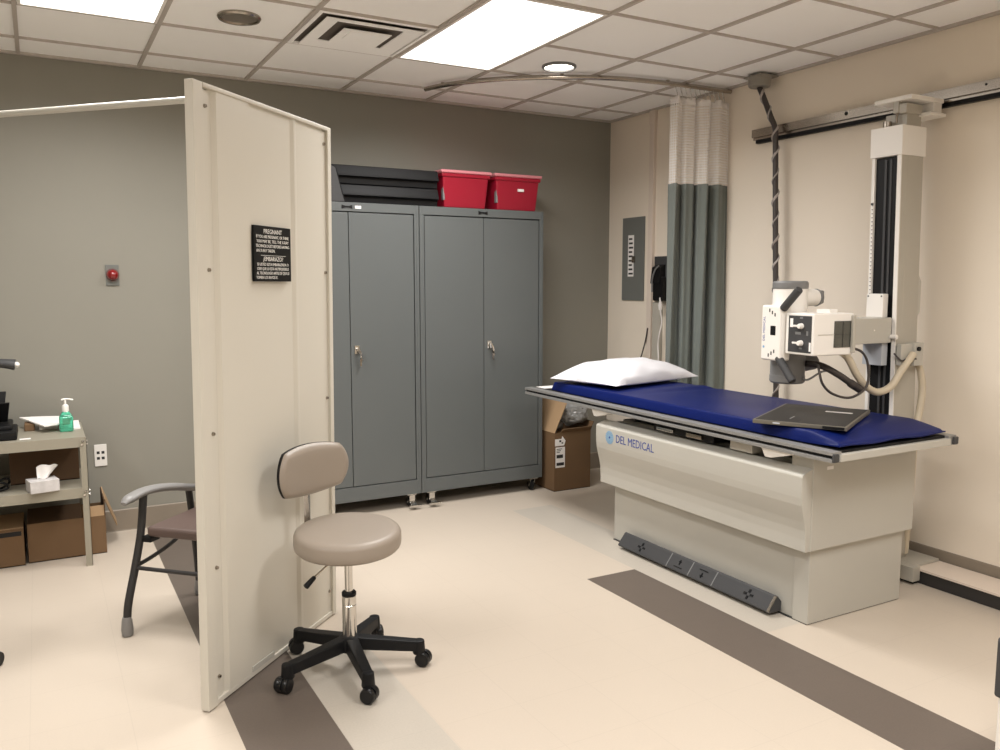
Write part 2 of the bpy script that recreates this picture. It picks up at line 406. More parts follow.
fin(ssk(B().prism(prof, .024, Hs - .016, 'z')), 'panel', M['screen'], t, world=False, ang=12)
for x, zz in ((.075, 2.1), (.075, 1.55), (.075, .98), (.075, .5), (.075, .1), (Ls - .046, 2.1), (Ls - .046, 1.55), (Ls - .046, 1.0), (Ls - .046, .7), (Ls - .046, .12)):
    fin(ssk(B().cyl((x, .013, zz), (x, .004, zz), .0075, .0055, 10)), 'bolt', M['steel'], t, world=False)
fin(ssk(B().box(.27, .42, .0015, .006, .024, .046, .001)), 'kick_strip', M['offw'], t, world=False)
# sign
sg = ssk(B().box(.322, .578, -.006, .0035, 1.511, 1.72, .0015)); sgo = fin(sg, 'sign', M['sign'], t, world=False)
sgo['label'] = 'black sign with white lettering'
W[sgo.name] = W[t.name].copy()
TS = W[t.name] @ Matrix(((1, .0205, 0, 0), (0, 0, -1, -.0062), (0, 1, 0, 0), (0, 0, 0, 1)))
def sline(s, z, size, xs=1.0, x=.450): text(s, size, M['ink'], TS @ Matrix.Translation((x, z, 0)) @ Matrix.Diagonal((xs, 1, 1, 1)), sgo, 'lettering', 'CENTER', .0003)
sline('PREGNANT', 1.699, .0245)
for k, s in enumerate(['IF YOU ARE PREGNANT, OR THINK', 'YOU MAY BE, TELL THE X-RAY', 'TECHNOLOGIST BEFORE HAVING', 'AN X-RAY TAKEN.']):
    sline(s, 1.679 - .0175 * k, .0165, [.86, .98, .92, .92][k], .450 if k < 3 else .400)
fin(B().box(.367, .537, -.0066, -.0058, 1.6085, 1.6098), 'divider_line', M['ink'], sgo, world=False).data.transform(Matrix.Translation((.0205 * 1.6, 0, 0)))
sline('¿EMBARAZO?', 1.5955, .0235)
for k, s in enumerate(['SI USTED ESTA EMBARAZADA O', 'CREE QUE LO ESTA NOTIFIQUESELO', 'AL TECNOLOGO ANTES DE QUE LE', 'TOMEN LOS RAYOS X.']):
    sline(s, 1.575 - .0165 * k, .0155, [.98, .86, .9, .92][k], .450 if k < 3 else .407)
# brace rod from the screen's top to the back wall
ud = Vector((math.cos(sa), math.sin(sa), 0)); nb = Vector((-math.sin(sa), math.cos(sa), 0))
r0 = sA + ud * .075 + nb * .02; r0.z = 2.113
tt = (YB - .01 - r0.y) / nb.y
t2 = thing('brace_rod', 'long white rod from the beige screen top to the olive wall', 'rod', r0, 0)
r1 = r0 + nb * tt
fin(B().cyl(r0 + nb * .018, r1, .0115, n=20), 'rod', M['offw'], t2)
fin(B().lathe([(0, 0), (.045, 0), (.045, .006), (.02, .012), (0, .012)], (0, 0, 0), 24, T=Matrix.Translation((r1.x, YB - .0005, r1.z)) @ Matrix.Rotation(pi / 2, 4, 'X')), 'wall_flange', M['white'], t2)

# ================================================================== STOOL
def make_stool(loc, rz, back_dir, label, seat_m):
    t = thing('rolling_stool', label, 'stool', loc, rz)
    F = dict(world=False)
    fin(B().lathe([(0, .082), (.045, .082), (.05, .09), (.05, .118), (.042, .134), (.03, .14), (0, .14)], n=28), 'base_hub', M['black'], t, **F)
    for k in range(5):
        a = 2 * pi * k / 5; R = Matrix.Rotation(a, 4, 'Z')
        b = B().hexa([(.03, -.028, .086), (.265, -.021, .064), (.265, .021, .064), (.03, .028, .086), (.03, -.024, .136), (.265, -.0195, .106), (.265, .0195, .106), (.03, .024, .136)], .006, R)
        b.cyl(R @ Vector((.268, 0, .05)), R @ Vector((.268, 0, .107)), .025, .022, 20, bev=.006)
        leg = fin(b, 'leg', M['black'], t, **F)
        # twin-wheel caster, swivelled its own way
        sw = [0.5, 2.1, -1.0, 1.3, 2.8][k]
        T = Matrix.Translation(R @ Vector((.285, 0, 0))) @ Matrix.Rotation(sw, 4, 'Z')
        b = B()
        for s in (-1, 1):
            b.lathe([(0, -.0105), (.02, -.0125), (.027, -.010), (.0295, -.003), (.0295, .006), (.026, .0125), (0, .0105)], n=24, T=T @ Matrix.Translation((0, s * .0155, .030)) @ Matrix.Rotation(pi / 2, 4, 'X'))
        b.lathe([(0, -.004), (.03, -.004), (.03, .004), (0, .004)], n=24, T=T @ Matrix.Translation((0, 0, .032)) @ Matrix.Rotation(pi / 2, 4, 'X'))
        b.cyl(T @ Vector((-.004, 0, .05)), R @ Vector((.272, 0, .08)), .0085, n=12)
        fin(b, 'caster', M['blackg'], leg, **F)
    fin(B().lathe([(0, .13), (.0275, .13), (.0275, .262), (.0262, .264), (.0275, .266), (.0275, .296), (.026, .3), (0, .3)], n=28), 'column_sleeve', M['chrome'], t, **F)
    fin(B().lathe([(0, .298), (.026, .298), (.028, .301), (.028, .312), (.025, .316), (0, .316)], n=28), 'collar', M['black'], t, **F)
    fin(B().lathe([(0, .31), (.0155, .31), (.0155, .49), (0, .49)], n=24), 'gas_rod', M['chrome'], t, **F)
    sz = .484
    vw = (Matrix.Rotation(-rz, 4, 'Z') @ Vector((-loc[0], -loc[1], 0))).normalized(); tilt = Matrix.Translation((0, 0, sz + .008)) @ Matrix.Rotation(math.radians(3.5), 4, Vector((0, 0, 1)).cross(vw)) @ Matrix.Translation((0, 0, -sz))
    fin(B().lathe([(0, sz), (.18, sz), (.196, sz + .003), (.203, sz + .011), (.2055, sz + .03), (.2045, sz + .056), (.200, sz + .067), (.191, sz + .0745), (.175, sz + .078), (.12, sz + .081), (0, sz + .082)], n=56, T=tilt), 'seat', seat_m, t, ang=60, **F)
    fin(B().box(-.07, .07, -.05, .05, sz - .022, sz + .002, .004), 'seat_plate', M['black'], t, **F)
    # lever
    d = Vector((-.42, -.30, 0)).normalized()
    d = (Matrix.Rotation(-rz, 4, 'Z') @ Vector((-.93, -.36, 0)))
    p0 = d * .05 + Vector((0, 0, sz - .014)); p1 = d * .165 + Vector((0, 0, .415)); p2 = d * .205 + Vector((0, 0, .39))
    lv = fin(B().cyl(p0, p1, .0045, n=10), 'lever', M['chrome'], t, **F)
    fin(B().cyl(p1 - (p2 - p1) * .1, p2, .0085, .0115, 14, bev=.004), 'lever_knob', M['black'], lv, **F)
    # back support: flat chrome bar and padded rest
    bd = (Matrix.Rotation(-rz, 4, 'Z') @ Vector(back_dir)).normalized(); sd = Vector((-bd.y, bd.x, 0))
    def Q(a, s, z): return bd * a + sd * s + Vector((0, 0, z))
    fin(B().tube([Q(.03, 0, sz - .016), Q(.17, 0, sz - .018), Q(.215, 0, sz - .005), Q(.222, 0, sz + .06), Q(.222, 0, sz + .18), Q(.218, 0, sz + .24)], .017, 12, True, 8, flat=.25, up=(0, 0, 1)), 'back_bar', M['chrome'], t, **F)
    # backrest: rounded oblong, slightly wrapped round the sitter
    bm = bmesh.new(); nx, nz = 24, 14; w, h = .182, .102; grid = {}
    def shape(u, v):
        # squircle mapping
        k = .36
        x = u * math.sqrt(max(0, 1 - k * v * v)) ; z = v * math.sqrt(max(0, 1 - .30 * u * u))
        return x * w, z * h
    for side in (0, 1):
        for i in range(nx + 1):
            for j in range(nz + 1):
                u = -1 + 2 * i / nx; v = -1 + 2 * j / nz; x, z = shape(u, v)
                e = max(abs(u), abs(v)); pad = .022 * (1 - e ** 6) ** .5 if e < 1 else 0
                a = .190 - .035 * (x / w) ** 2 + (.007 if side else 0)
                a = a - pad - .006 if not side else a + .002
                grid[side, i, j] = bm.verts.new(Q(a + .02, x, .772 + z))
    for side in (0, 1):
        for i in range(nx):
            for j in range(nz):
                q = (grid[side, i, j], grid[side, i + 1, j], grid[side, i + 1, j + 1], grid[side, i, j + 1]); f = bm.faces.new(q if not side else q[::-1]); f.material_index = side
    rim = [(i, 0) for i in range(nx)] + [(nx, j) for j in range(nz)] + [(i, nz) for i in range(nx, 0, -1)] + [(0, j) for j in range(nz, 0, -1)]
    for (a, c), (d2, e2) in zip(rim, rim[1:] + rim[:1]):
        f = bm.faces.new((grid[0, a, c], grid[1, a, c], grid[1, d2, e2], grid[0, d2, e2])); f.material_index = 1
    bmesh.ops.recalc_face_normals(bm, faces=bm.faces)
    b = B(); me = bpy.data.meshes.new('x'); bm.to_mesh(me); bm.free(); b.bm.from_mesh(me); bpy.data.meshes.remove(me)
    fin(b, 'backrest', [seat_m, M['black']], t, ang=50, **F)
    return t
st = make_stool((.995, 3.0, 0), math.radians(193), (-.45, .90, 0), 'taupe vinyl stool on a black five-star base in front of the beige screen', M['taupe'])
dup(st, (-.477, 3.56, 0), math.radians(30), 'stool whose black caster tip shows at the left edge of the picture')

# ================================================================== ARMCHAIR behind the screen
th = math.radians(-44.7)
t = thing('armchair', 'grey framed armchair with brown seat half hidden behind the beige screen', 'chair', (.634, 3.738, 0), th)
F = dict(world=False)
for s in (-1, 1):
    x = s * .28
    lg = fin(B().tube([(x, -.25, .055), (x, -.236, .14), (x, -.185, .28), (x, -.14, .42), (x, -.11, .59)], lambda q: .017, 14), 'leg', M['frame'], t, **F)
    fin(B().lathe([(0, 0), (.018, 0), (.023, .006), (.025, .03), (.021, .07), (.017, .085), (0, .085)], (x, -.25, 0), 20), 'foot_cap', M['armpad'], lg, **F)
    lg = fin(B().tube([(x, .25, .05), (x, .24, .2), (x, .215, .42), (x, .2, .535)], .016, 14), 'leg', M['frame'], t, **F)
    fin(B().lathe([(0, 0), (.017, 0), (.022, .006), (.024, .03), (.02, .065), (.016, .078), (0, .078)], (x, .25, 0), 20), 'foot_cap', M['armpad'], lg, **F)
    fin(B().tube([(x, -.235, .574), (x, -.20, .588), (x, -.12, .598), (x, -.02, .592), (x, .09, .572), (x, .2, .543), (x, .27, .525)], lambda q: .015 + .015 * min(1, q * 6), 16, True, 10, flat=.6, up=(0, 0, 1)), 'armrest', M['armpad'], t, ang=60, **F)
    fin(B().tube([(x, -.18, .285), (x, -.06, .295), (x, .08, .32), (x, .228, .37)], .009, 10), 'side_stretcher', M['frame'], t, **F)
    fin(B().box(x - s * .04 - .026, x - s * .04 + .022, -.155, -.09, .385, .412, .006), 'seat_bracket', M['black'], t, **F)
fin(B().cyl((-.28, -.184, .28), (.28, -.184, .28), .009, n=12), 'stretcher', M['frame'], t, **F)
fin(B().box(-.24, .24, -.155, .235, .41, .458, .018, seg=4), 'seat', M['brownv'], t, ang=60, **F)
for s in (-1, 1): fin(B().tube([(s * .2, .21, .41), (s * .2, .26, .6), (s * .2, .3, .82)], .013, 10), 'back_post', M['frame'], t, **F)
T = Matrix.Translation((0, .272, .71)) @ Matrix.Rotation(math.radians(-14), 4, 'X')
fin(B().box(-.24, .24, -.035, .012, -.17, .17, .018, T=T, seg=4), 'backrest', M['brownv'], t, ang=60, **F)

# ================================================================== STEEL CABINETS
def cabinet(x0, label, tag_white):
    W_, D, z0, z1 = .952, .385, .095, 2.005; x1 = x0 + W_; yf = 5.042; yb = yf + D
    t = thing('storage_cabinet', label, 'cabinet', (x0 + W_ / 2, yf + D / 2, 0), 0, 'tall grey steel cabinets')
    # body: shell with a recessed face frame
    b = B().box(x0, x0 + .018, yf, yb, z0, z1, .002).box(x1 - .018, x1, yf, yb, z0, z1, .002)
    b.box(x0 + .018, x1 - .018, yf + .001, yb, z1 - .055, z1, .002).box(x0 + .018, x1 - .018, yf + .001, yb, z0, z0 + .095, .002).box(x0 + .018, x1 - .018, yb - .01, yb, z0 + .095, z1 - .055)
    b.box(x0 + .018, x0 + .032, yf + .002, yf + .03, z0 + .095, z1 - .055).box(x1 - .032, x1 - .018, yf + .002, yf + .03, z0 + .095, z1 - .055)
    fin(b, 'cabinet_body', M['cab'], t)
    fin(B().box(x0 + .032, x1 - .032, yf + .031, yf + .034, z0 + .095, z1 - .055), 'door_recess', M['cabdark'], t)
    cx = (x0 + x1) / 2; dz0, dz1 = z0 + .1, z1 - .062
    for k, (a, c) in enumerate(((x0 + .037, cx - .002), (cx + .002, x1 - .037))):
        d = fin(B().box(a, c, yf + .004, yf + .03, dz0, dz1, .003), 'door', M['cab'], t)
        if k == 1:
            hx, hz = a + .038, 1.055
            h = B().box(hx - .016, hx + .016, yf - .004, yf + .005, hz + .0, hz + .055, .003).cyl((hx, yf + .004, hz + .03), (hx, yf - .03, hz + .03), .011, n=16)
            h.tube([(hx, yf - .026, hz + .035), (hx + .012, yf - .032, hz + .01), (hx + .02, yf - .03, hz - .03), (hx + .022, yf - .028, hz - .045)], .0075, 10)
            fin(h, 'handle', M['chrome'], d)
            fin(B().lathe([(.008, -.0012), (.0125, -.0012), (.0125, .0012), (.008, .0012), (.008, -.0012)], n=18, T=Matrix.Translation((hx + .012, yf - .036, hz - .022)) @ Matrix.Rotation(1.3, 4, 'Y')).box(hx + .006, hx + .017, yf - .038, yf - .036, hz - .075, hz - .03, .0008), 'key', M['steel'], d)
    # maker's badge: small black bow-tie emblem
    bx = cx - .008; bz = z1 - .028
    fin(B().prism([(bx - .034, bz - .012), (bx - .034, bz + .012), (bx - .012, bz + .006), (bx + .012, bz + .006), (bx + .034, bz + .012), (bx + .034, bz - .012), (bx + .012, bz - .004), (bx - .012, bz - .004)], yf - .003, yf + .002, 'y'), 'badge', M['black'], t)
    if tag_white: fin(B().box(bx + .052, bx + .092, yf - .0008, yf + .002, bz - .009, bz + .009), 'white_tag', M['paper'], t)
    for ccx in (x0 + .07, x1 - .07):
        for ccy, br in ((yf + .03, True), (yb - .05, False)):
            b = B().lathe([(0, -.012), (.033, -.012), (.0375, -.008), (.0375, .008), (.033, .012), (0, .012)], n=28, T=Matrix.Translation((ccx, ccy + .012, .0375)) @ Matrix.Rotation(pi / 2, 4, 'Y'))
            c = fin(b, 'caster', M['blackg'], t)
            f = B().box(ccx - .034, ccx + .034, ccy - .03, ccy + .03, z0 - .005, z0 + .001, .001)
            for s in (-1, 1): f.prism([(ccy - .018, z0 - .004), (ccy + .022, z0 - .004), (ccy + .022, .03), (ccy + .004, .03)], ccx + s * .0165 - .0015, ccx + s * .0165 + .0015, 'x')
            f.cyl((ccx - .02, ccy + .012, .0375), (ccx + .02, ccy + .012, .0375), .006, n=10)
            fin(f, 'caster_fork', M['chrome'], c)
            if br and ccx < 2.9:
                p = B().hexa([(ccx - .02, ccy - .075, .024), (ccx + .02, ccy - .075, .024), (ccx + .02, ccy + .0, .06), (ccx - .02, ccy + .0, .06), (ccx - .02, ccy - .075, .031), (ccx + .02, ccy - .075, .031), (ccx + .018, ccy, .067), (ccx - .018, ccy, .067)], .001)
                p.box(ccx - .042, ccx + .042, ccy - .09, ccy - .07, .02, .034, .003).box(ccx - .02, ccx + .02, ccy - .036, ccy - .028, .048, .092, .002)
                fin(p, 'brake_pedal', M['chrome'], c)
    return t
cabinet(2.2, 'tall grey steel cabinet nearest the exam table, red bins on top', False)
cabinet(1.243, 'tall grey steel cabinet half hidden by the beige screen, black cases on top', True)

# ---- on top of the cabinets
zt = 2.006
def padded_case(z0, label, dx):
    """long black padded case with sloped bolster edges"""
    x0, x1 = 1.30 + dx, 2.355; y0, y1 = 5.06, 5.40; h = .116
    t = thing('padded_case', label, 'case', ((x0 + x1) / 2, (y0 + y1) / 2, z0), 0, 'black cases on the cabinet')
    pr = [(y0 + .034, z0), (y1 - .03, z0), (y1, z0 + h * .35), (y1 - .01, z0 + h), (y0 + .03, z0 + h), (y0 + .006, z0 + h * .5), (y0, z0 + h * .42), (y0 + .03, z0 + h * .34)]
    fin(B().prism(pr, x0, x1, 'x', .006), 'case_shell', M['black'], t, ang=50)
    fin(B().box(x1 - .004, x1 + .006, y0 + .06, y1 - .06, z0 + .02, z0 + h - .02, .003), 'strap', M['blackg'], t)
    return t
padded_case(zt, 'black padded case lying directly on the cabinet, under another case', 0)
padded_case(zt + .118, 'black padded case on top of another black case', .02)
# grey wedge cushion standing in front of the cases' left end
t = thing('wedge_cushion', 'dark grey wedge cushion standing at the left end of the black cases', 'cushion', (1.6, 5.03, zt))
b = B().prism([(1.44, zt), (1.70, zt), (1.685, zt + .05), (1.645, zt + .205), (1.625, zt + .218), (1.44, zt + .218)], 5.044, 5.058, 'y', .006)
fin(b, 'cushion_cover', M['darkgrey'], t, ang=50)
fin(B().tube([(1.70, 5.048, zt + .008), (1.686, 5.048, zt + .05), (1.646, 5.048, zt + .205)], .004, 8, False), 'piping', M['black'], t)

def red_bin(x0, x1, label, sticker):
    y0, y1, h = 5.07, 5.38, .232; cx, cy = (x0 + x1) / 2, (y0 + y1) / 2
    t = thing('red_bin', label, 'bin', (cx, cy, zt), 0, 'red bins on the cabinet')
    i = .026
    b = B().hexa([(x0 + i, y0 + i, zt), (x1 - i, y0 + i, zt), (x1 - i, y1 - i, zt), (x0 + i, y1 - i, zt), (x0 + .006, y0 + .006, zt + h), (x1 - .006, y0 + .006, zt + h), (x1 - .006, y1 - .006, zt + h), (x0 + .006, y1 - .006, zt + h)], .012)
    b.box(x0, x1, y0, y1, zt + h - .03, zt + h - .004, .006)
    fin(b, 'bin_body', M['red'], t, ang=50)
    fin(B().box(x0 - .008, x1 + .008, y0 - .008, y1 + .008, zt + h - .005, zt + h + .016, .007, seg=3).box(x0 + .05, x1 - .05, y0 + .05, y1 - .05, zt + h + .014, zt + h + .024, .004), 'bin_lid', M['pink'], t, ang=50)
    fin(B().box(x0 + .015, x0 + .03, y0 + .02, y0 + .05, zt + .05, zt + .16, .004), 'latch', M['midgrey'], t)
    if sticker: fin(B().box(cx + .0, cx + .045, y0 + .004, y0 + .0125, zt + .132, zt + .15), 'sticker', M['paper'], t).data.transform(Matrix.Translation((0, .0, 0)))
    return t
red_bin(2.378, 2.742, 'red lidded bin next to the black cases', False)
red_bin(2.782, 3.146, 'red lidded bin with a small white sticker, at the cabinet edge', True)

# ================================================================== X-RAY TABLE
t = thing('xray_table', 'off-white radiography table with blue lettering and an aluminium-edged floating top', 'table', (3.21, 3.11, 0))
XT = t
x0, x1, y0, y1 = 2.893, 3.525, 2.415, 3.84
b = B().box(x0 + .012, x1, y0 + .088, y1, .003, .36, .003)
fin(b, 'base_cabinet', M['offw'], t)
fin(B().box(x0, x1 + .002, y0, y0 + .086, .003, .36, .004), 'base_end_panel', M['offw'], t)
fin(B().box(x0 + .002, x1 - .01, y0 + .005, y1 - .005, 0, .004), 'plinth', M['cabdark'], t)
u0, u1, v0, v1 = 2.862, 3.56, 2.395, 3.88
fin(B().box(u0 + .003, u1, v0, v1, .345, .695, .004).box(2.95, 3.54, v0 + .12, v1 - .05, .69, .715, .003), 'upper_body', M['offw'], t)
fin(B().box(u0 + .003, u1 + .002, v0 - .004, v0 + .115, .346, .765, .004), 'end_cover', M['offw'], t)
# bulging front apron, profile in x-z
pr = [(2.868, .345), (2.836, .345), (2.836, .40), (2.833, .44), (2.825, .48), (2.814, .52), (2.805, .555), (2.801, .59), (2.80, .62), (2.80, .682), (2.806, .692), (2.868, .714)]
ap = fin(B().prism(pr, v0, v1 + .01, 'y', .003), 'front_apron', M['offw'], t, ang=50)
# shadow reveal above the base front
# logo on the apron: dotted disc and lettering
TL = frame((2.7995, 3.78, .66), (0, -1, 0), (0, 0, 1))
ly = lambda yy, zz: TL @ Matrix.Translation((3.78 - yy, zz - .66, 0))
lg = B()
for r, cnt in ((.034, 20), (.026, 16), (.018, 11), (.010, 6)):
    for k in range(cnt):
        a = 2 * pi * k / cnt + r * 40; lg.lathe([(0, 0), (.0042, 0), (.0042, .0008), (0, .0008)], (r * math.cos(a), r * math.sin(a), 0), 8, T=None)
for v in lg.bm.verts: pass
lg.bm.transform(ly(3.757, .632)); fin(lg, 'logo_emblem', M['inklblue'], ap)
b = B().lathe([(0, 0), (.006, 0), (.006, .0012), (0, .0012)], n=14); b.bm.transform(ly(3.757, .632)); fin(b, 'logo_dot', M['inkblue'], ap)
text('DEL MEDICAL', .064, M['inkblue'], ly(3.535, .632), ap, 'lettering', 'CENTER', .0005, 1.0, .84)
# pedal bar along the base front
pb = fin(B().prism([(2.897, .014), (2.822, .014), (2.814, .024), (2.862, .086), (2.872, .09), (2.897, .06)], 2.565, 3.685, 'y', .004), 'pedal_bar', M['darkgrey'], t)
for ya in (3.27, 3.105, 2.935):
    fin(B().prism([(2.816, .0235), (2.8135, .0255), (2.861, .0873), (2.863, .0855)], ya - .003, ya + .003, 'y'), 'pedal_divider', M['midgrey'], pb)
fin(B().prism([(2.816, .021), (2.812, .0235), (2.8605, .0885), (2.868, .0875)], 2.565, 2.577, 'y'), 'end_trim', M['steel'], pb)
TP = frame((2.8378, 0, .0552), (0, -1, 0), (.048, 0, .062))
def mark(yy, pts):
    b = B()
    for (a, c, d, e) in pts: b.box(a, c, d, e, 0, .0022)
    b.bm.transform(TP @ Matrix.Translation((-yy, 0, 0))); fin(b, 'pedal_mark', M['black'], pb)
cross = [(-.006, .006, .008, .026), (-.006, .006, -.026, -.008), (.01, .03, -.006, .005), (-.03, -.01, -.006, .005)]
mark(3.5, cross); mark(2.71, cross)
mark(3.19, [(-.03, .03, -.022, -.017), (-.004, .004, -.005, .022), (-.011, .011, .008, .014)])
mark(3.02, [(-.03, .03, .016, .021), (-.004, .004, -.022, .005), (-.011, .011, -.014, -.008)])
# floating top
tx0, tx1, ty0, ty1, tz = 2.785, 3.612, 2.235, 4.675, .82
fin(B().box(tx0 + .05, tx1 - .05, ty0 + .02, ty1 - .004, tz - .016, tz - .002), 'tabletop', M['black'], t)
def rail(xa, s):
    # aluminium extrusion with a dark groove; s = +1 front rail (outer side towards -x)
    P = [(0, 0), (0, -.014), (.012, -.017), (.012, -.027), (0, -.03), (0, -.044), (.055, -.044), (.055, 0)]
    return B().prism([(xa + s * px, tz + pz) for px, pz in P], ty0, ty1, 'y', .0012)
r = fin(rail(tx0, 1), 'side_rail', M['alu'], t)
fin(B().box(tx0 + .0105, tx0 + .0125, ty0 + .004, ty1 - .004, tz - .028, tz - .016), 'rail_groove', M['black'], r)
r = fin(rail(tx1, -1), 'side_rail', M['alu'], t)
fin(B().box(tx1 - .0125, tx1 - .0105, ty0 + .004, ty1 - .004, tz - .028, tz - .016), 'rail_groove', M['black'], r)
fin(B().box(tx0 + .045, tx1 - .045, ty0 - .006, ty0 + .02, tz - .043, tz - .012, .003), 'end_bar', M['offw'], t)
fin(B().box(tx0 + .045, tx1 - .045, ty1 - .02, ty1 + .004, tz - .043, tz - .004, .003), 'end_bar', M['offw'], t)
for xx in (tx0 + .014, tx1 - .014): fin(B().box(xx - .016, xx + .016, ty0 - .012, ty0 + .002, tz - .042, tz - .006, .005), 'rail_cap', M['darkgrey'], t)
# carriage, bucky tray and brackets in the gap
fin(B().box(2.97, 3.5, 2.6, 3.75, .714, tz - .044), 'float_carriage', M['cabdark'], t)
tr = fin(B().box(2.84, 3.3, 2.97, 3.42, .725, .765, .003), 'bucky_tray', M['black'], t)
fin(B().box(2.822, 2.842, 3.25, 3.38, .735, .752, .003), 'tray_handle', M['chrome'], tr)
fin(B().box(2.822, 2.842, 3.04, 3.15, .735, .755, .003), 'tray_handle', M['steel'], tr)
fin(B().box(2.84, 3.0, 2.72, 2.86, .722, .775, .003), 'control_box', M['offw2'], t)
for yy in (3.83, 2.52):
    br = B().prism([(yy, .775), (yy + .1, .775), (yy + .1, .765), (yy + .05, .735), (yy + .035, .735), (yy + .015, .765)][::1] if False else [(yy + .11, .776), (yy - .06, .776), (yy - .06, .766), (yy + .055, .735), (yy + .085, .735)], 2.80, 2.86, 'y' if False else 'x', .002)
    fin(br, 'lock_bracket', M['white'], t)
# small rating label on the end
fin(B().box(2.95, 2.99, v0 - .0048, v0 - .003, .70, .715), 'rating_label', M['paper'], t)

# ---- mattress pad
def pad():
    bm = bmesh.new(); a0, a1, b0, b1 = 2.862, 3.572, 2.262, 4.465
    ed = [0, .003, .007, .011, .016, .024, .04]; us = [e for e in ed] + [.04 + .92 * k / 24 for k in range(1, 24)] + [1 - e for e in ed[::-1]]
    vs_ = [e * .32 for e in ed] + [.013 + .974 * k / 70 for k in range(1, 70)] + [1 - e * .32 for e in ed[::-1]]; nx, ny = len(us) - 1, len(vs_) - 1; g = {}
    for s in (0, 1):
        for i in range(nx + 1):
            for j in range(ny + 1):
                u = us[i]; v = vs_[j]
                x = a0 + u * (a1 - a0); y = b0 + v * (b1 - b0)
                e = min(u * (a1 - a0), (1 - u) * (a1 - a0), v * (b1 - b0) * .8, (1 - v) * (b1 - b0))
                h = .052 * min(1, e / .012) ** .6 if e > 0 else 0
                # near end thins into a soft flap, with creases below the pillow
                near = max(0.0, 1 - v / .075); h *= 1 - .62 * near ** 1.2
                h += .006 * math.exp(-((v - .70) / .02) ** 2) * (.4 + .6 * u) - .005 * math.exp(-((v - .66) / .012) ** 2) * u
                h += .004 * noise.noise(Vector((x * 3, y * 3, 0))) * min(1, e / .05)
                z = tz + .002 + (max(h, .003) if s else 0)
                if s: z += .0
                if s == 0 and near > 0: z += .010 * near * (0.4 + .6 * math.sin(u * 7 + 1) ** 2)
                if s == 1 and near > 0: z = max(z, tz + .004 + .010 * near * (0.4 + .6 * math.sin(u * 7 + 1) ** 2) + .004)
                inset = 0
                g[s, i, j] = bm.verts.new((x, y, z))
    for s in (0, 1):
        for i in range(nx):
            for j in range(ny):
                q = (g[s, i, j], g[s, i + 1, j], g[s, i + 1, j + 1], g[s, i, j + 1]); bm.faces.new(q if s else q[::-1])
    rim = [(i, 0) for i in range(nx)] + [(nx, j) for j in range(ny)] + [(i, ny) for i in range(nx, 0, -1)] + [(0, j) for j in range(ny, 0, -1)]
    for (a, c), (d, e) in zip(rim, rim[1:] + rim[:1]): bm.faces.new((g[0, a, c], g[0, d, e], g[1, d, e], g[1, a, c]))
    bmesh.ops.recalc_face_normals(bm, faces=bm.faces)
    return bm
t = thing('mattress_pad', 'navy blue vinyl pad covering the radiography table top', 'mattress', (3.245, 3.38, tz + .002))
fin(pad(), 'pad_cover', M['navy'], t, ang=60)

# ---- pillow
def pillow():
    bm = bmesh.new(); n = 40; g = {}; A, Bq = .275, .405
    for s in (0, 1):
        for i in range(n + 1):
            for j in range(n + 1):
                u = -1 + 2 * i / n; v = -1 + 2 * j / n
                pin = .10
                x = u * A * (1 - pin * (1 - v * v) * 0 - .09 * (1 - abs(v) ** 2) * abs(u) ** 3)
                y = v * Bq * (1 - .07 * (1 - abs(u) ** 2) * abs(v) ** 3)
                e = (1 - abs(u) ** 2.6) * (1 - abs(v) ** 2.6)
                h = e ** .55 if e > 0 else 0
                wr = .012 * noise.noise(Vector((u * 3.2, v * 3.2, s * 4))) + .007 * math.sin(9 * (u - v) + 4 * noise.noise(Vector((u * 2, v * 2, 3)))) * (1 - h * .8)
                z = (.118 * h + wr * min(1, h * 3)) if s else (-.028 * h)
                g[s, i, j] = bm.verts.new((x, y, z))
    for s in (0, 1):
        for i in range(n):
            for j in range(n):
                q = (g[s, i, j], g[s, i + 1, j], g[s, i + 1, j + 1], g[s, i, j + 1]); bm.faces.new(q if s else q[::-1])
    bmesh.ops.remove_doubles(bm, verts=bm.verts, dist=1e-5)
    bmesh.ops.recalc_face_normals(bm, faces=bm.faces)
    return bm
pm = pillow(); pm.transform(Matrix.Translation((3.265, 4.225, tz + .085)) @ Matrix.Rotation(math.radians(-78), 4, 'Z'))
t = thing('pillow', 'white pillow at the far end of the navy pad', 'pillow', (3.235, 4.27, tz + .055))
fin(pm, 'pillowcase', M['pillow'], t, ang=80)

# ---- flat panel detector lying on the pad
TD = Matrix.Translation((3.134, 2.63, tz + .0585)) @ Matrix.Rotation(math.radians(28), 4, 'Z')
t = thing('flat_panel_detector', 'dark flat imaging detector with a white label lying on the navy pad', 'detector', (3.11, 2.57, tz + .056))
b = B().box(-.29, .29, -.20, .20, 0, .018, .003); b.bm.transform(TD); fin(b, 'detector_frame', M['edge'], t)
b = B().box(-.28, .28, -.19, .19, .0165, .0192, .001); b.bm.transform(TD); fin(b, 'detector_face', M['grey_panel'], t)
b = B().box(.10, .13, -.15, -.03, .019, .0198); b.bm.transform(TD); fin(b, 'white_label', M['paper'], t)
b = B().box(-.20, -.12, .055, .062, .019, .0196); b.bm.transform(TD); fin(b, 'edge_mark', M['midgrey'], t)
b = B().box(-.292, -.288, .08, .11, .006, .012); b.bm.transform(TD); fin(b, 'indicator', M['lblue'], t)
b = B().box(-.292, -.285, -.19, -.10, .003, .015, .001); b.bm.transform(TD); fin(b, 'battery_latch', M['black'], t)

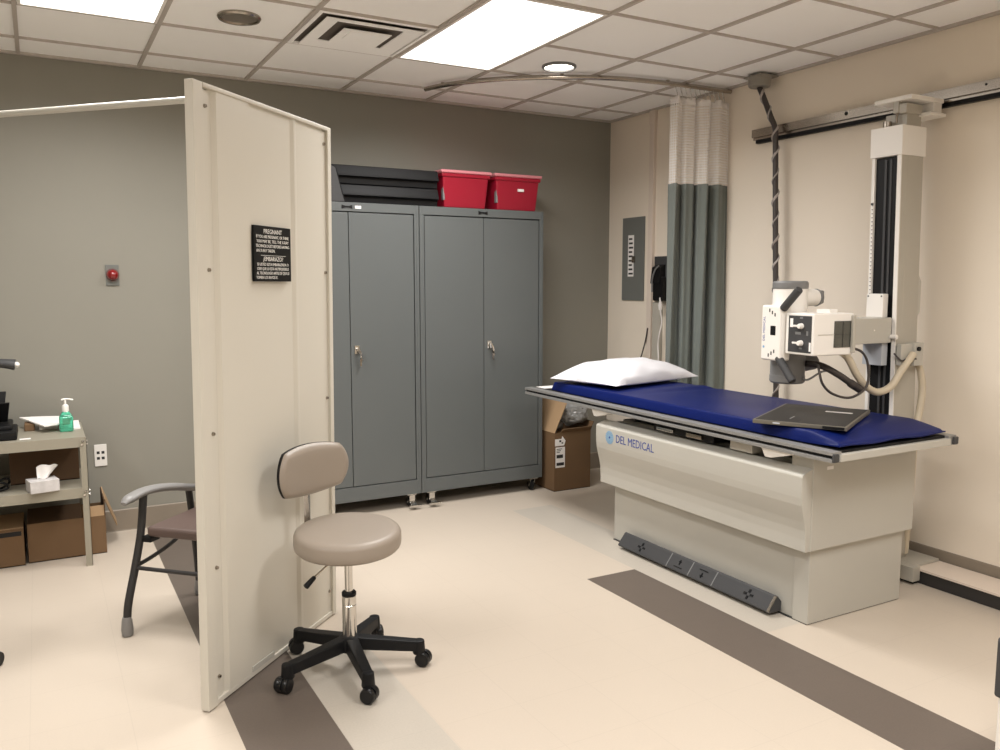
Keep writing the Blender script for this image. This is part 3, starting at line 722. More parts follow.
# ================================================================== WALL AND FLOOR RAILS, TUBE STAND
t = thing('wall_rail', 'long steel guide rail high along the beige wall', 'rail', (XW, 2.0, 2.425))
b = B().prism([(XW - .0005, 2.462), (XW - .012, 2.462), (XW - .045, 2.458), (XW - .045, 2.41), (XW - .03, 2.41), (XW - .03, 2.395), (XW - .0005, 2.395)], -.4, 3.9, 'y', .001)
fin(b, 'rail_channel', M['steel'], t)
fin(B().box(XW - .029, XW - .001, -.4, 3.88, 2.374, 2.396), 'rail_groove', M['black'], t)
b = B()
for yy in (3.2, 2.42, 2.2, 1.5): b.cyl((XW - .0445, yy, 2.44), (XW - .0462, yy, 2.44), .011 if yy != 2.42 else .006, n=14)
fin(b, 'bolt_hole', M['black'], t)
t = thing('floor_rail', 'dark fronted guide rail on the floor along the beige wall', 'rail', (3.92, 2.0, 0))
fin(B().box(3.80, 4.004, -.4, 4.1, .066, .078, .002), 'rail_top', M['raceway'], t)
fin(B().box(3.808, 4.0, -.4, 4.1, .001, .0665), 'rail_side', M['frame'], t)

t = thing('xray_tube_stand', 'white column tube stand carrying the imaging tube over the table', 'tube stand', (3.78, 2.72, 0))
TSd = t
def lean(v): return Vector((v.x, v.y + .0205 * (v.z - .8), v.z))
Yn, Yf, Xf, Xb = 2.622, 2.785, 3.70, 3.87
b = B().box(Xf + .05, Xb, Yn, Yf, .12, 2.13, .003)
fin(b.warp(lean), 'mast', M['offw2'], t)
fin(B().box(Xf + .006, Xf + .0505, Yn, Yn + .022, .12, 2.13, .001).warp(lean), 'mast_side', M['offw2'], t)
fin(B().box(Xf, Xf + .0065, Yn, Yn + .022, .12, 2.13, .001).warp(lean), 'mast_lit_edge', M['white'], t)  # front strip whitened: light on the mast's front put into the colour
fin(B().box(Xf, Xf + .05, Yf - .018, Yf, .12, 2.13, .002).warp(lean), 'mast_lit_edge', M['white'], t)  # far front strip, whitened for the light on it too
fin(B().box(Xf + .012, Xf + .052, Yn + .021, Yf - .017, .12, 2.12).warp(lean), 'guide_slot', M['black'], t)
b = B().box(Xf + .008, Xf + .014, Yn + .055, Yn + .066, .12, 2.11).box(Xf + .006, Xf + .014, Yn + .082, Yn + .094, .12, 2.11)
fin(b.warp(lean), 'guide_belt', M['darkgrey'], t)
fin(B().box(Xf - .002, Xf + .001, Yf - .017, Yf - .002, 1.42, 1.9).warp(lean), 'ruler', M['white'], t)
b = B()
for k in range(24): b.box(Xf - .0028, Xf - .0018, Yf - .016, Yf - .009, 1.43 + k * .02, 1.434 + k * .02)
b.box(Xf - .004, Xf - .0018, Yf - .017, Yf - .004, 1.895, 1.905)
fin(b.warp(lean), 'ruler_mark', M['inkdark'], t)
b = B().box(Xf - .008, Xb + .006, Yn - .008, Yf + .006, 2.125, 2.268, .003); fin(b.warp(lean), 'mast_cap', M['white'], t)
# top carriage riding on the wall rail
b = B().box(3.72, 3.972, 2.625, 2.83, 2.388, 2.41, .003).box(3.9, 3.965, 2.63, 2.70, 2.335, 2.389, .003).box(3.85, 3.972, 2.61, 2.74, 2.32, 2.337, .003)
fin(b, 'top_carriage', M['white'], t)
b = B().box(3.735, 3.86, 2.66, 2.70, 2.33, 2.375, .002).box(3.73, 3.76, 2.70, 2.73, 2.335, 2.389, .002).box(3.76, 3.87, 2.672, 2.79, 2.255, 2.335, .003)
fin(b, 'carriage_bracket', M['offw2'], t)
fin(B().cyl((3.742, 2.715, 2.335), (3.742, 2.715, 2.29), .006, n=10).cyl((3.735, 2.76, 2.25), (3.735, 2.76, 2.3), .02, n=12), 'carriage_roller', M['steel'], t)
# floor carriage
fin(B().box(3.742, 3.80, 2.495, 2.9, .018, .092, .003).box(3.79, 3.99, 2.52, 2.9, .0785, .094, .003), 'floor_carriage', M['offw2'], t)
fin(B().box(3.77, 3.806, 2.51, 2.9, .001, .02), 'carriage_wheel_block', M['black'], t)
fin(B().box(3.72, 3.86, 2.62, 2.8, .094, .135, .003), 'mast_foot', M['offw2'], t)
# travelling carriage on the mast
cg = fin(B().box(3.66, 3.70, 2.68, 2.775, 1.335, 1.452, .004), 'carriage_cover', M['white'], t)
b = B().cyl((3.6605, 2.765, 1.44), (3.658, 2.765, 1.44), .004, n=8).cyl((3.6605, 2.69, 1.44), (3.658, 2.69, 1.44), .004, n=8); fin(b, 'cover_screw', M['darkgrey'], cg)
fin(B().box(3.655, 3.70, 2.67, 2.78, 1.095, 1.215, .003), 'carriage_bracket', M['lblue'], t)
fin(B().box(3.70, 3.855, 2.595, 2.622, 1.10, 1.205, .003).box(3.785, 3.855, 2.58, 2.64, 1.095, 1.21, .004), 'side_bracket', M['offw'], t)
fin(B().cyl((3.81, 2.58, 1.18), (3.81, 2.57, 1.18), .011, n=14), 'clamp_knob', M['black'], t)
fin(B().prism([(3.868, 1.33), (3.868, 1.55), (3.895, 1.51), (3.895, 1.36)], 2.64, 2.646, 'y', .001), 'cable_plate', M['offw'], t)
am = fin(B().box(3.14, 3.693, 2.648, 2.79, 1.21, 1.335, .005), 'arm', M['offw'], t)
fin(B().cyl((3.69, 2.65, 1.24), (3.69, 2.615, 1.24), .012, n=14, bev=.002).cyl((3.56, 2.649, 1.275), (3.56, 2.645, 1.275), .004, n=8), 'lock_knob', M['white'], am)

# tube head, turned a little about the vertical
TH = Matrix.Translation((3.14, 2.80, 0)) @ Matrix.Rotation(math.radians(-5), 4, 'Z')
def hd(b): b.bm.transform(TH); return b
tb = fin(hd(B().lathe([(0, 1.22), (.08, 1.22), (.08, 1.47), (.075, 1.482), (0, 1.482)], n=40)), 'tube_housing', M['white'], t)
fin(hd(B().lathe([(0, 1.478), (.08, 1.478), (.082, 1.484), (.082, 1.506), (.076, 1.514), (0, 1.516)], n=40)), 'end_cap', M['midgrey'], tb)
fin(hd(B().lathe([(0, 1.05), (.072, 1.05), (.08, 1.07), (.08, 1.225), (0, 1.225)], n=40)), 'lower_housing', M['midgrey'], tb)
fin(hd(B().lathe([(0, 1.028), (.074, 1.028), (.082, 1.036), (.082, 1.062), (.08, 1.068), (0, 1.068)], n=40)), 'end_cap', M['midgrey'], tb)
fin(hd(B().cyl((.065, -.0, 1.435), (.16, -.0, 1.435), .046, .04, 24, bev=.006)), 'cable_socket', M['white'], tb)
fin(hd(B().cyl((.158, 0, 1.435), (.18, 0, 1.435), .043, .038, 24, bev=.003).box(.176, .205, -.014, .014, 1.405, 1.47, .008)), 'socket_ring', M['midgrey'], tb)
fin(hd(B().cyl((.062, 0, 1.12), (.17, 0, 1.12), .046, .036, 24, bev=.006)), 'cable_socket', M['midgrey'], tb)
# collimator
cl = fin(hd(B().box(-.115, .125, -.275, -.10, 1.18, 1.37, .007, seg=3).box(-.09, .1, -.105, -.04, 1.2, 1.35, .004).box(.02, .07, -.23, -.15, 1.368, 1.386, .003)), 'collimator', M['white'], t)
fin(hd(B().box(-.1175, -.114, -.262, -.122, 1.192, 1.358, .001)), 'control_panel', M['darkgrey'], cl)
b = B()
for zz in (1.312, 1.235):
    b.cyl((-.117, -.205, zz), (-.138, -.205, zz), .0135, .011, 18, bev=.002).box(-.1365, -.130, -.205, -.165, zz - .004, zz + .005, .002)
fin(hd(b), 'knob', M['white'], cl)
fin(hd(B().box(-.1182, -.117, -.15, -.132, 1.305, 1.345)), 'panel_label', M['paper'], cl)
fin(hd(B().box(-.1182, -.117, -.262, -.252, 1.2, 1.24)), 'panel_label', M['paper'], cl)
for yy, zz, a, c in ((-.2, 1.273, .034, .012), (-.245, 1.27, .012, .02), (-.21, 1.345, .018, .008), (-.21, 1.207, .018, .008)): fin(hd(B().box(-.1182, -.1172, yy, yy + a, zz, zz + c)), 'panel_marking', M['midgrey'], cl)
fin(hd(B().box(.005, .105, -.2785, -.274, 1.215, 1.335, .001)), 'window', M['window'], cl)
b = B().box(.054, .056, -.2795, -.2783, 1.215, 1.335).box(.005, .105, -.2795, -.2783, 1.274, 1.276)
fin(hd(b), 'window_crosshair', M['black'], cl)
b = B().box(-.09, .122, -.2775, -.2755, 1.2735, 1.2755).box(.105, .124, -.29, -.274, 1.19, 1.36, .003); fin(hd(b), 'window_frame', M['offw2'], cl)
fin(hd(B().box(.1245, .132, -.27, -.2, 1.2, 1.25, .002).box(.1245, .13, -.25, -.22, 1.3, 1.33, .002)), 'side_latch', M['darkgrey'], cl)
# console plate with display and handles
cs = fin(hd(B().box(-.135, -.07, -.09, .04, 1.142, 1.402, .01, seg=3)), 'console', M['white'], t)
fin(hd(B().box(-.1362, -.1345, -.058, -.024, 1.262, 1.306, .001)), 'display', M['black'], cs)
for zz, s in ((1.37, -1), (1.175, 1)):
    for k in range(3): fin(hd(B().box(-.136, -.1345, -.055 + k * .018 + .0, -.048 + k * .018, zz + s * (.012 - k * .010) - .008, zz + s * (.012 - k * .010) + .008)), 'vent_slot', M['inkdark'], cs)
TC = TH @ frame((-.1352, .018, 1.29), (0, 0, -1), (0, -1, 0)) @ Matrix.Rotation(pi, 4, 'Z')
text('DEL MEDICAL', .019, M['inkblue'], TC, cs, 'lettering', 'CENTER', .0004)
b = B().lathe([(0, 0), (.006, 0), (.006, .001), (0, .001)], n=14); b.bm.transform(TC @ Matrix.Translation((-.085, 0, 0))); fin(b, 'logo_emblem', M['inklblue'], cs)
fin(hd(B().cyl((-.12, -.085, 1.385), (-.12, -.185, 1.478), .0185, n=20, bev=.006)), 'handle', M['darkgrey'], cs)
fin(hd(B().cyl((-.12, -.065, 1.16), (-.12, -.165, 1.055), .0185, n=20, bev=.006)), 'handle', M['darkgrey'], cs)
# hoses and cables
fin(B().tube([(3.28, 2.62, 1.19), (3.305, 2.59, 1.155), (3.368, 2.585, 1.072), (3.444, 2.585, 1.01), (3.527, 2.585, .981), (3.622, 2.585, 1.004), (3.692, 2.582, 1.079), (3.749, 2.578, 1.136), (3.775, 2.582, 1.155)], .0175, 14), 'hose', M['hose'], t, ang=60)
fin(B().tube([(3.86, 2.62, 1.12), (3.89, 2.615, 1.06), (3.905, 2.61, .97), (3.885, 2.605, .86), (3.85, 2.6, .72), (3.84, 2.6, .4), (3.85, 2.62, .12)], .017, 14), 'hose', M['hose'], t, ang=60)
fin(B().tube([(3.20, 2.80, 1.12), (3.22, 2.68, 1.118), (3.27, 2.615, 1.078), (3.355, 2.60, 1.028), (3.41, 2.595, 1.0)], lambda q: .016 + .004 * (q > .7), 12), 'cable', M['cabl'], t, ang=60)
fin(B().tube([(3.20, 2.74, 1.12), (3.13, 2.62, 1.13), (3.075, 2.56, 1.11), (3.09, 2.55, 1.05), (3.161, 2.55, 1.0), (3.286, 2.55, .975), (3.396, 2.552, 1.02), (3.403, 2.555, 1.12), (3.363, 2.56, 1.183), (3.29, 2.58, 1.209)], .006, 8), 'cable', M['cabl'], t, ang=60)
fin(B().tube([(3.20, 2.79, 1.11), (3.15, 2.70, 1.05), (3.22, 2.66, 1.09), (3.26, 2.62, 1.09)], .005, 8), 'cable', M['midgrey'], t, ang=60)
fin(B().tube([(3.68, 2.62, 1.16), (3.70, 2.59, 1.125), (3.74, 2.585, 1.135), (3.80, 2.58, 1.13)], .004, 8), 'cable', M['cabl'], t, ang=60)

# ================================================================== CABLE DROP from the ceiling
t = thing('cable_drop', 'grey spiral-wrapped cable bundle hanging from a ceiling box by the wall rail', 'cable', (3.93, 3.8, 0))
fin(B().box(3.855, 4.0, 3.72, 3.865, ZC - .013, ZC - .003, .002), 'ceiling_plate', M['boxgrey'], t)
fin(B().lathe([(0, -.068), (.06, -.068), (.066, -.062), (.07, -.012), (0, -.012)], (3.915, 3.79, ZC), 28), 'ceiling_box', M['boxgrey'], t)
cp = [(3.915, 3.79, ZC - .07), (3.92, 3.75, 2.61), (3.925, 3.70, 2.50), (3.93, 3.668, 2.43), (3.93, 3.66, 2.33), (3.93, 3.645, 2.0), (3.93, 3.62, 1.5), (3.93, 3.594, 1.0), (3.93, 3.57, .5), (3.93, 3.55, .1)]
fin(B().tube(cp, .0165, 12), 'cable_bundle', M['cabl'], t, ang=60)
def helix(pts, r, pitch, ang0=0):
    out = []; pts = [Vector(p) for p in pts]; s = 0
    for a, c in zip(pts, pts[1:]):
        L_ = (c - a).length; n = max(2, int(L_ / pitch * 10)); tg = (c - a).normalized(); nn = Vector((1, 0, 0)); bb = tg.cross(nn).normalized(); nn = bb.cross(tg)
        for k in range(n):
            q = k / n; ph = ang0 + 2 * pi * (s + q * L_) / pitch
            out.append(a.lerp(c, q) + r * (math.cos(ph) * nn + math.sin(ph) * bb))
        s += L_
    return out
fin(B().tube(helix(cp, .0175, .13), .0085, 6, False, flat=.5), 'spiral_wrap', M['wrap'], t, ang=60)

# small coiled cord by the column foot
t = tag(fin(B().tube(helix([(3.985, 2.77, .30), (3.985, 2.76, .24), (3.98, 2.75, .16)], .010, .012), .0032, 6, False).tube([(3.975, 2.77, .30), (3.985, 2.78, .5), (4.005, 2.79, .75)], .003, 6), 'coiled_cord', M['frame'], None, 60), 'dark coiled cord hanging against the wall behind the table end', 'cord')

# ================================================================== CURTAIN AND TRACK
tp = [(2.245, 5.03, 0), (2.29, 4.90, 0), (2.37, 4.76, 0), (2.56, 4.54, 0), (2.84, 4.34, 0), (3.16, 4.205, 0), (3.5, 4.15, 0), (3.8, 4.135, 0), (4.01, 4.13, 0)]
t = thing('curtain_track', 'curved metal curtain track under the ceiling, ending at the beige wall', 'track', (3.0, 4.3, ZC - .02))
fin(B().tube([(x, y, ZC - .018) for x, y, z in tp], .0135, 10, True, 10, flat=1.1, up=(0, 0, 1)), 'track_rail', M['steel'], t, ang=60)
b = B()
for x, y in ((2.30, 4.885), (2.84, 4.34), (3.5, 4.15)): b.cyl((x, y, ZC - .008), (x, y, ZC + .0005), .012, n=12)
fin(b, 'track_screw', M['steel'], t)

t = thing('privacy_curtain', 'sage green privacy curtain with white mesh top gathered beside the wall', 'curtain', (3.8, 4.2, 0))
def sheet(z0, z1, nz, amp, name, m, hem=False):
    bm = bmesh.new(); nu = 150; g = {}; uvl = None; L_ = 1.4
    for j in range(nz + 1):
        z = z1 + (z0 - z1) * j / nz
        q = min(1.0, max(0, (2.66 - z) / 1.75))                  # 0 at the track, 1 at table height
        ax, ay = 3.545 + (3.705 - 3.545) * q, 4.165 + (4.36 - 4.165) * q
        bx, by = 4.006, 4.115 - .025 * q
        for i in range(nu + 1):
            u = i / nu
            x = ax + (bx - ax) * u; y = ay + (by - ay) * u
            dx, dy = bx - ax, by - ay; l = math.hypot(dx, dy); nx_, ny_ = -dy / l, dx / l
            ph = 2 * pi * (4.6 * u + .35 * math.sin(3.1 * u + .6) + .06 * math.sin(9 * u + 1.3 * q))
            w = amp * (math.sin(ph) + .35 * math.sin(2.3 * ph + 1)) * (.75 + .25 * math.sin(11 * u + 2))
            w = min(w, .032)
            x2 = x + nx_ * w + .012 * math.sin(ph * 1.0 + 1.2) * dx / l; y2 = y + ny_ * w
            if j == 0 and hem: pass
            g[i, j] = bm.verts.new((min(x2, 4.008), y2, z + (.006 * math.sin(ph * 1.7) if hem and j == 0 else 0)))
    uv = bm.loops.layers.uv.new('UVMap')
    for i in range(nu):
        for j in range(nz):
            f = bm.faces.new((g[i, j], g[i, j + 1], g[i + 1, j + 1], g[i + 1, j]))
            for lp, (a, c) in zip(f.loops, ((i, j), (i, j + 1), (i + 1, j + 1), (i + 1, j))): lp[uv].uv = (a / nu * L_, c / nz * (z1 - z0))
    return bm
o = fin(sheet(.32, 2.142, 40, .04, 'cloth', None), 'curtain_cloth', M['curt'], t, ang=80)
md = o.modifiers.new('thickness', 'SOLIDIFY'); md.thickness = .003; md.offset = -1
nt_ = fin(sheet(2.14, 2.665, 10, .030, 'net', None), 'mesh_top', M['net'], t, ang=80)
hm = fin(sheet(2.635, 2.668, 2, .031, 'hem', None, True), 'top_hem', M['net_hem'], nt_, ang=80)
md = hm.modifiers.new('thickness', 'SOLIDIFY'); md.thickness = .003; md.offset = 0
for k in range(11):
    u = (k + .5) / 11; x = 3.55 + .42 * u; y = 4.155 - .015 * u
    fin(B().tube([(x, y, ZC - .03), (x + .004, y, 2.71), (x + .008, y - .006, 2.69), (x + .004, y - .012, 2.665), (x - .004, y - .012, 2.66)], .0026, 6), 'curtain_hook', M['chrome'], t, ang=60)

# ================================================================== THINGS ON THE BEIGE WALL
t = thing('breaker_panel', 'narrow grey wall panel with a white strip of labels, right of the room corner', 'panel', (XW, 5.115, 1.69))
fin(B().box(XW - .012, XW - .0003, 4.985, 5.25, 1.372, 2.004, .003), 'panel_door', M['plate'], t)
fin(B().box(XW - .0136, XW - .0115, 5.105, 5.175, 1.555, 1.87), 'label_strip', M['paper'], t)
b = B()
for k in range(9): b.box(XW - .0142, XW - .0134, 5.112 + (k % 3) * .006, 5.165, 1.57 + k * .033, 1.584 + k * .033)
fin(b, 'label_print', M['inkdark'], t)
fin(B().box(XW - .03, XW - .011, 5.085, 5.11, 1.66, 1.71, .004).cyl((XW - .03, 5.098, 1.675), (XW - .04, 5.098, 1.675), .008, n=12), 'latch', M['steel'], t)

t = thing('wall_raceway', 'beige raceway running down the wall between grey panel and curtain', 'raceway', (XW, 4.9, 0))
fin(B().box(XW - .028, XW - .0003, 4.872, 4.925, .133, 2.68, .004), 'raceway_cover', M['raceway'], t)
fin(B().box(XW - .032, XW - .0003, 4.868, 4.929, 2.66, ZC - .003, .005), 'raceway_elbow', M['raceway'], t)
t = thing('cord_holder', 'black wall holder with a looped cord beside the curtain', 'holder', (XW, 4.79, 1.54))
fin(B().box(XW - .016, XW - .0003, 4.70, 4.855, 1.372, 1.70, .003), 'back_plate', M['darkgrey'], t)
fin(B().box(XW - .06, XW - .015, 4.71, 4.82, 1.375, 1.55, .012).prism([(XW - .016, 1.54), (XW - .075, 1.5), (XW - .06, 1.62), (XW - .016, 1.64)], 4.73, 4.83, 'y', .004), 'holder_cup', M['black'], t)
fin(B().tube([(XW - .078, 4.80, 1.44), (XW - .078, 4.80, 1.53), (XW - .078, 4.77, 1.60), (XW - .068, 4.74, 1.63)], .006, 8), 'cord_loop', M['midgrey'], t, ang=60)
t = thing('wall_channel', 'beige vertical channel on the wall below the black holder', 'channel', (XW, 4.8, 0))
fin(B().box(XW - .03, XW - .0003, 4.765, 4.85, .133, 1.365, .003), 'channel_cover', M['offw2'], t)
tag(fin(B().tube([(XW - .035, 4.895, 1.17), (XW - .04, 4.91, 1.08), (XW - .04, 4.95, .97), (XW - .04, 5.0, .85), (XW - .03, 5.02, .6), (XW - .02, 5.02, .15)], .005, 8), 'power_cord', M['cabl'], None, 60), 'thin dark cord crossing the beige raceway behind the pillow', 'cord')
t = thing('tubing', 'clear tubing hanging down beside the curtain edge', 'tubing', (3.95, 4.72, 1.2))
fin(B().tube([(3.96, 4.73, 1.40), (3.955, 4.715, 1.30), (3.96, 4.705, 1.22), (3.95, 4.72, 1.12), (3.955, 4.735, 1.05), (3.945, 4.715, .96), (3.95, 4.72, .8), (3.96, 4.72, .004)], .006, 8), 'tube', M['net_hem'], t, ang=60)
fin(B().lathe([(0, -.03), (.012, -.03), (.016, 0), (.012, .03), (0, .03)], (3.957, 4.72, 1.34), 12), 'connector', M['net_hem'], t, ang=60)

# ================================================================== THINGS ON THE OLIVE WALL
t = thing('warning_light', 'red dome light on a small steel plate on the olive wall', 'warning light', (.392, YB, 1.55))
fin(B().box(.356, .428, YB - .008, YB - .0003, 1.49, 1.612, .002), 'wall_plate', M['plate'], t)
fin(B().lathe([(0, .05), (.014, .047), (.026, .038), (.033, .022), (.034, .008), (.036, .006), (.036, 0), (0, 0)], n=32, T=Matrix.Translation((.393, YB - .0075, 1.553)) @ Matrix.Rotation(pi / 2, 4, 'X')), 'red_dome', M['bulb'], t, ang=60)
t = thing('data_outlet', 'white wall outlet plate with four dark ports above the baseboard', 'outlet', (.279, YB, .477))
fin(B().box(.244, .312, YB - .007, YB - .0003, .412, .544, .003), 'face_plate', M['white'], t)
for sx in (-1, 1):
    for sz in (-1, 1): fin(B().box(.278 + sx * .013 - .008, .278 + sx * .013 + .008, YB - .0078, YB - .006, .478 + sz * .017 - .008, .478 + sz * .017 + .008), 'port', M['inkdark'], t)

# ================================================================== METAL SHELF UNIT (left)
t = thing('metal_shelf', 'grey-green steel shelf unit at the left against the olive wall', 'shelf', (-.29, 5.09, 0))
sx0, sx1, sy0, sy1 = -.75, .182, 4.82, 5.36
for nm, z1 in (('top_shelf', .70), ('middle_shelf', .428)):
    b = B().box(sx0 + .003, sx1 - .003, sy0 + .004, sy1 - .004, z1 - .004, z1).box(sx0 + .003, sx1 - .003, sy0 + .003, sy0 + .006, z1 - .054, z1, .001).box(sx0 + .003, sx1 - .003, sy1 - .006, sy1 - .003, z1 - .054, z1)
    b.box(sx1 - .006, sx1 - .003, sy0 + .006, sy1 - .006, z1 - .054, z1 - .003).box(sx0 + .003, sx0 + .006, sy0 + .006, sy1 - .006, z1 - .054, z1 - .003)
    fin(b, nm, M['shelf'], t)
for px_, dx in ((sx0, 1), (sx1, -1)):
    for py_, dy in ((sy0, 1), (sy1, -1)):
        a, c = sorted((px_, px_ + dx * .032)); d, e = sorted((py_, py_ + dy * .0025)); a2, c2 = sorted((px_, px_ + dx * .0025)); d2, e2 = sorted((py_, py_ + dy * .032))
        lg = fin(B().box(a, c, d, e, 0, .695).box(a2, c2, d2, e2, 0, .695), 'leg', M['shelf'], t)
        if dy == 1:
            b = B()
            for zz in (.678, .66, .41, .39):
                b.cyl((px_ + dx * (.011 if zz in (.678, .41) else .022), sy0 + .001, zz), (px_ + dx * (.011 if zz in (.705, .395) else .022), sy0 - .005, zz), .005, n=8)
                b.cyl((px_ - dx * .001, sy0 + .016, zz), (px_ + dx * -.006, sy0 + .016, zz), .005, n=8)
            fin(b, 'bolt', M['chrome'], lg)
# sanitizer
before = set(C.objects)
t = thing('hand_sanitizer', 'green hand sanitizer bottle with white pump on the steel shelf', 'bottle', (.086, 4.95, .728))
z0 = .7285
def rbox(hx, hy, za, zb, hx2=None, hy2=None, bev=.008):
    hx2 = hx2 or hx; hy2 = hy2 or hy; cx, cy = .086, 4.95
    return B().hexa([(cx - hx, cy - hy, za), (cx + hx, cy - hy, za), (cx + hx, cy + hy, za), (cx - hx, cy + hy, za), (cx - hx2, cy - hy2, zb), (cx + hx2, cy - hy2, zb), (cx + hx2, cy + hy2, zb), (cx - hx2, cy + hy2, zb)], bev)
b = rbox(.034, .024, z0, z0 + .085); b2 = rbox(.033, .023, z0 + .083, z0 + .112, .015, .013, .006)
me = bpy.data.meshes.new('x'); b2.bm.to_mesh(me); b.bm.from_mesh(me); bpy.data.meshes.remove(me)
bo = fin(b, 'bottle', M['gel'], t, ang=50)
fin(B().box(.068, .104, 4.925, 4.9262, z0 + .042, z0 + .072), 'front_label', M['clear'], bo)
fin(B().lathe([(0, .108), (.015, .108), (.0165, .112), (.0165, .14), (.012, .146), (.0055, .15), (.0055, .172), (0, .172)], (.086, 4.95, z0), 20).tube([(.068, 4.945, z0 + .174), (.08, 4.95, z0 + .177), (.1, 4.95, z0 + .177), (.125, 4.945, z0 + .172)], .0055, 8, flat=.8), 'pump', M['white'], t, ang=50)
# papers and small boxes on the shelf
def sheetbox(pts, th, name, m, label, cat, bend=0.0):
    bm = bmesh.new(); n = 12; g = {}
    a, b_, c, d = [Vector(p) for p in pts]
    for s in (0, 1):
        for i in range(n + 1):
            for j in range(n + 1):
                u, v = i / n, j / n; p = a.lerp(b_, u).lerp(d.lerp(c, u), v); p = p + Vector((0, 0, bend * math.sin(pi * u) * (1 - .3 * v) + s * th)); g[s, i, j] = bm.verts.new(p)
    for s in (0, 1):
        for i in range(n):
            for j in range(n): bm.faces.new((g[s, i, j], g[s, i + 1, j], g[s, i + 1, j + 1], g[s, i, j + 1]))
    rim = [(i, 0) for i in range(n)] + [(n, j) for j in range(n)] + [(i, n) for i in range(n, 0, -1)] + [(0, j) for j in range(n, 0, -1)]
    for (p, q), (r, s_) in zip(rim, rim[1:] + rim[:1]): bm.faces.new((g[0, p, q], g[0, r, s_], g[1, r, s_], g[1, p, q]))
    bmesh.ops.recalc_face_normals(bm, faces=bm.faces)
    return tag(fin(bm, name, m, None, 60), label, cat)
tag(fin(B().box(-.115, -.065, 5.12, 5.22, .7285, .768, .004), 'carton', M['card'], None), 'small brown carton on the shelf between printer and white box', 'box')
tag(fin(B().box(-.045, .045, 5.13, 5.24, .7285, .758, .005), 'white_box', M['white'], None), 'small white box under the paper stack on the shelf', 'box')
sheetbox([(-.02, 5.00, .764), (.10, 5.06, .7605), (.085, 5.33, .764), (-.14, 5.26, .784)], .006, 'paper_stack', M['paper'], 'white papers lying across the small boxes behind the sanitizer', 'paper', .002)
sheetbox([(.06, 5.01, .729), (.155, 5.06, .729), (.155, 5.30, .735), (.06, 5.26, .735)], .01, 'paper_pad', M['paper'], 'white paper pad on the shelf right of the sanitizer bottle', 'paper', .002)
tag(fin(B().box(-.135, -.085, 4.85, 4.885, .7285, .7295), 'paper_slip', M['paper'], None), 'small paper slip at the front edge of the steel shelf', 'paper')
# printer
t = thing('desk_printer', 'black printer at the left edge of the steel shelf', 'printer', (-.36, 4.98, .7285))
fin(B().box(-.56, -.145, 4.85, 5.12, .7285, .775, .008).box(-.56, -.165, 4.90, 5.15, .77, .80, .01), 'printer_body', M['black'], t)
fin(B().hexa([(-.5, 5.06, .79), (-.19, 5.06, .79), (-.19, 5.075, .79), (-.5, 5.075, .79), (-.5, 4.99, .905), (-.172, 4.99, .905), (-.172, 5.0, .91), (-.5, 5.0, .91)], .003), 'paper_tray', M['blackg'], t)
fin(B().hexa([(-.5, 5.11, .79), (-.21, 5.11, .79), (-.21, 5.122, .79), (-.5, 5.122, .79), (-.5, 5.15, .95), (-.19, 5.15, .95), (-.19, 5.162, .95), (-.5, 5.162, .95)], .003), 'rear_guide', M['black'], t)
# desk lamp reaching in from the left
t = thing('desk_lamp', 'grey lamp head with a white tip reaching in at the left edge above the shelf', 'lamp', (-.66, 5.2, .7285))
fin(B().lathe([(0, 0), (.08, 0), (.08, .012), (.07, .02), (.015, .024), (0, .024)], (-.66, 5.2, .7285), 28), 'lamp_base', M['darkgrey'], t)
fin(B().tube([(-.66, 5.2, .75), (-.66, 5.2, 1.0), (-.6, 5.14, 1.13), (-.5, 5.05, 1.15), (-.42, 4.99, 1.14)], .009, 10), 'lamp_arm', M['darkgrey'], t, ang=60)
fin(B().tube([(-.44, 4.99, 1.14), (-.36, 4.97, 1.135), (-.2, 4.935, 1.122), (-.135, 4.93, 1.112)], lambda q: .016 + .02 * q, 16, True, 8, flat=.8), 'lamp_head', M['darkgrey'], t, ang=60)
fin(B().ball((-.128, 4.93, 1.112), .016, .018, .015, 2), 'lamp_tip', M['white'], t, ang=60)
for o in C.objects:
    if o not in before and o.parent is None: o.location.z -= .028; o.location.x += .012; o.location.y += .03 if o.name != 'hand_sanitizer' else .10
before = set(C.objects)
# middle shelf: brown box, tissue box
def open_box(name, x0, x1, y0, y1, z0, h, m, label, w=.005):
    t = thing(name, label, 'box', ((x0 + x1) / 2, (y0 + y1) / 2, z0))
    b = B().box(x0, x1, y0, y1, z0, z0 + w).box(x0, x1, y0, y0 + w, z0, z0 + h).box(x0, x1, y1 - w, y1, z0, z0 + h).box(x0, x0 + w, y0 + w, y1 - w, z0, z0 + h).box(x1 - w, x1, y0 + w, y1 - w, z0, z0 + h)
    fin(b, 'box_body', m, t); return t
t = open_box('cardboard_box', -.185, .145, 5.06, 5.34, .4105, .185, M['brownbox'], 'brown cardboard box on the middle shelf behind the tissue box')
fin(B().hexa([(-.185, 5.06, .593), (.145, 5.06, .593), (.145, 5.2, .625), (-.185, 5.2, .618), (-.185, 5.06, .597), (.145, 5.06, .597), (.145, 5.2, .629), (-.185, 5.2, .622)]), 'box_flap', M['brownbox'], t)
t = thing('tissue_box', 'patterned tissue box with a tissue sticking out on the middle shelf', 'tissue box', (-.035, 4.9, .4105), math.radians(12))
Ft = dict(world=False)
fin(B().box(-.068, .068, -.055, .055, 0, .062, .003), 'tissue_carton', M['tissue'], t, **Ft)
bm = bmesh.new(); n = 14; g = {}
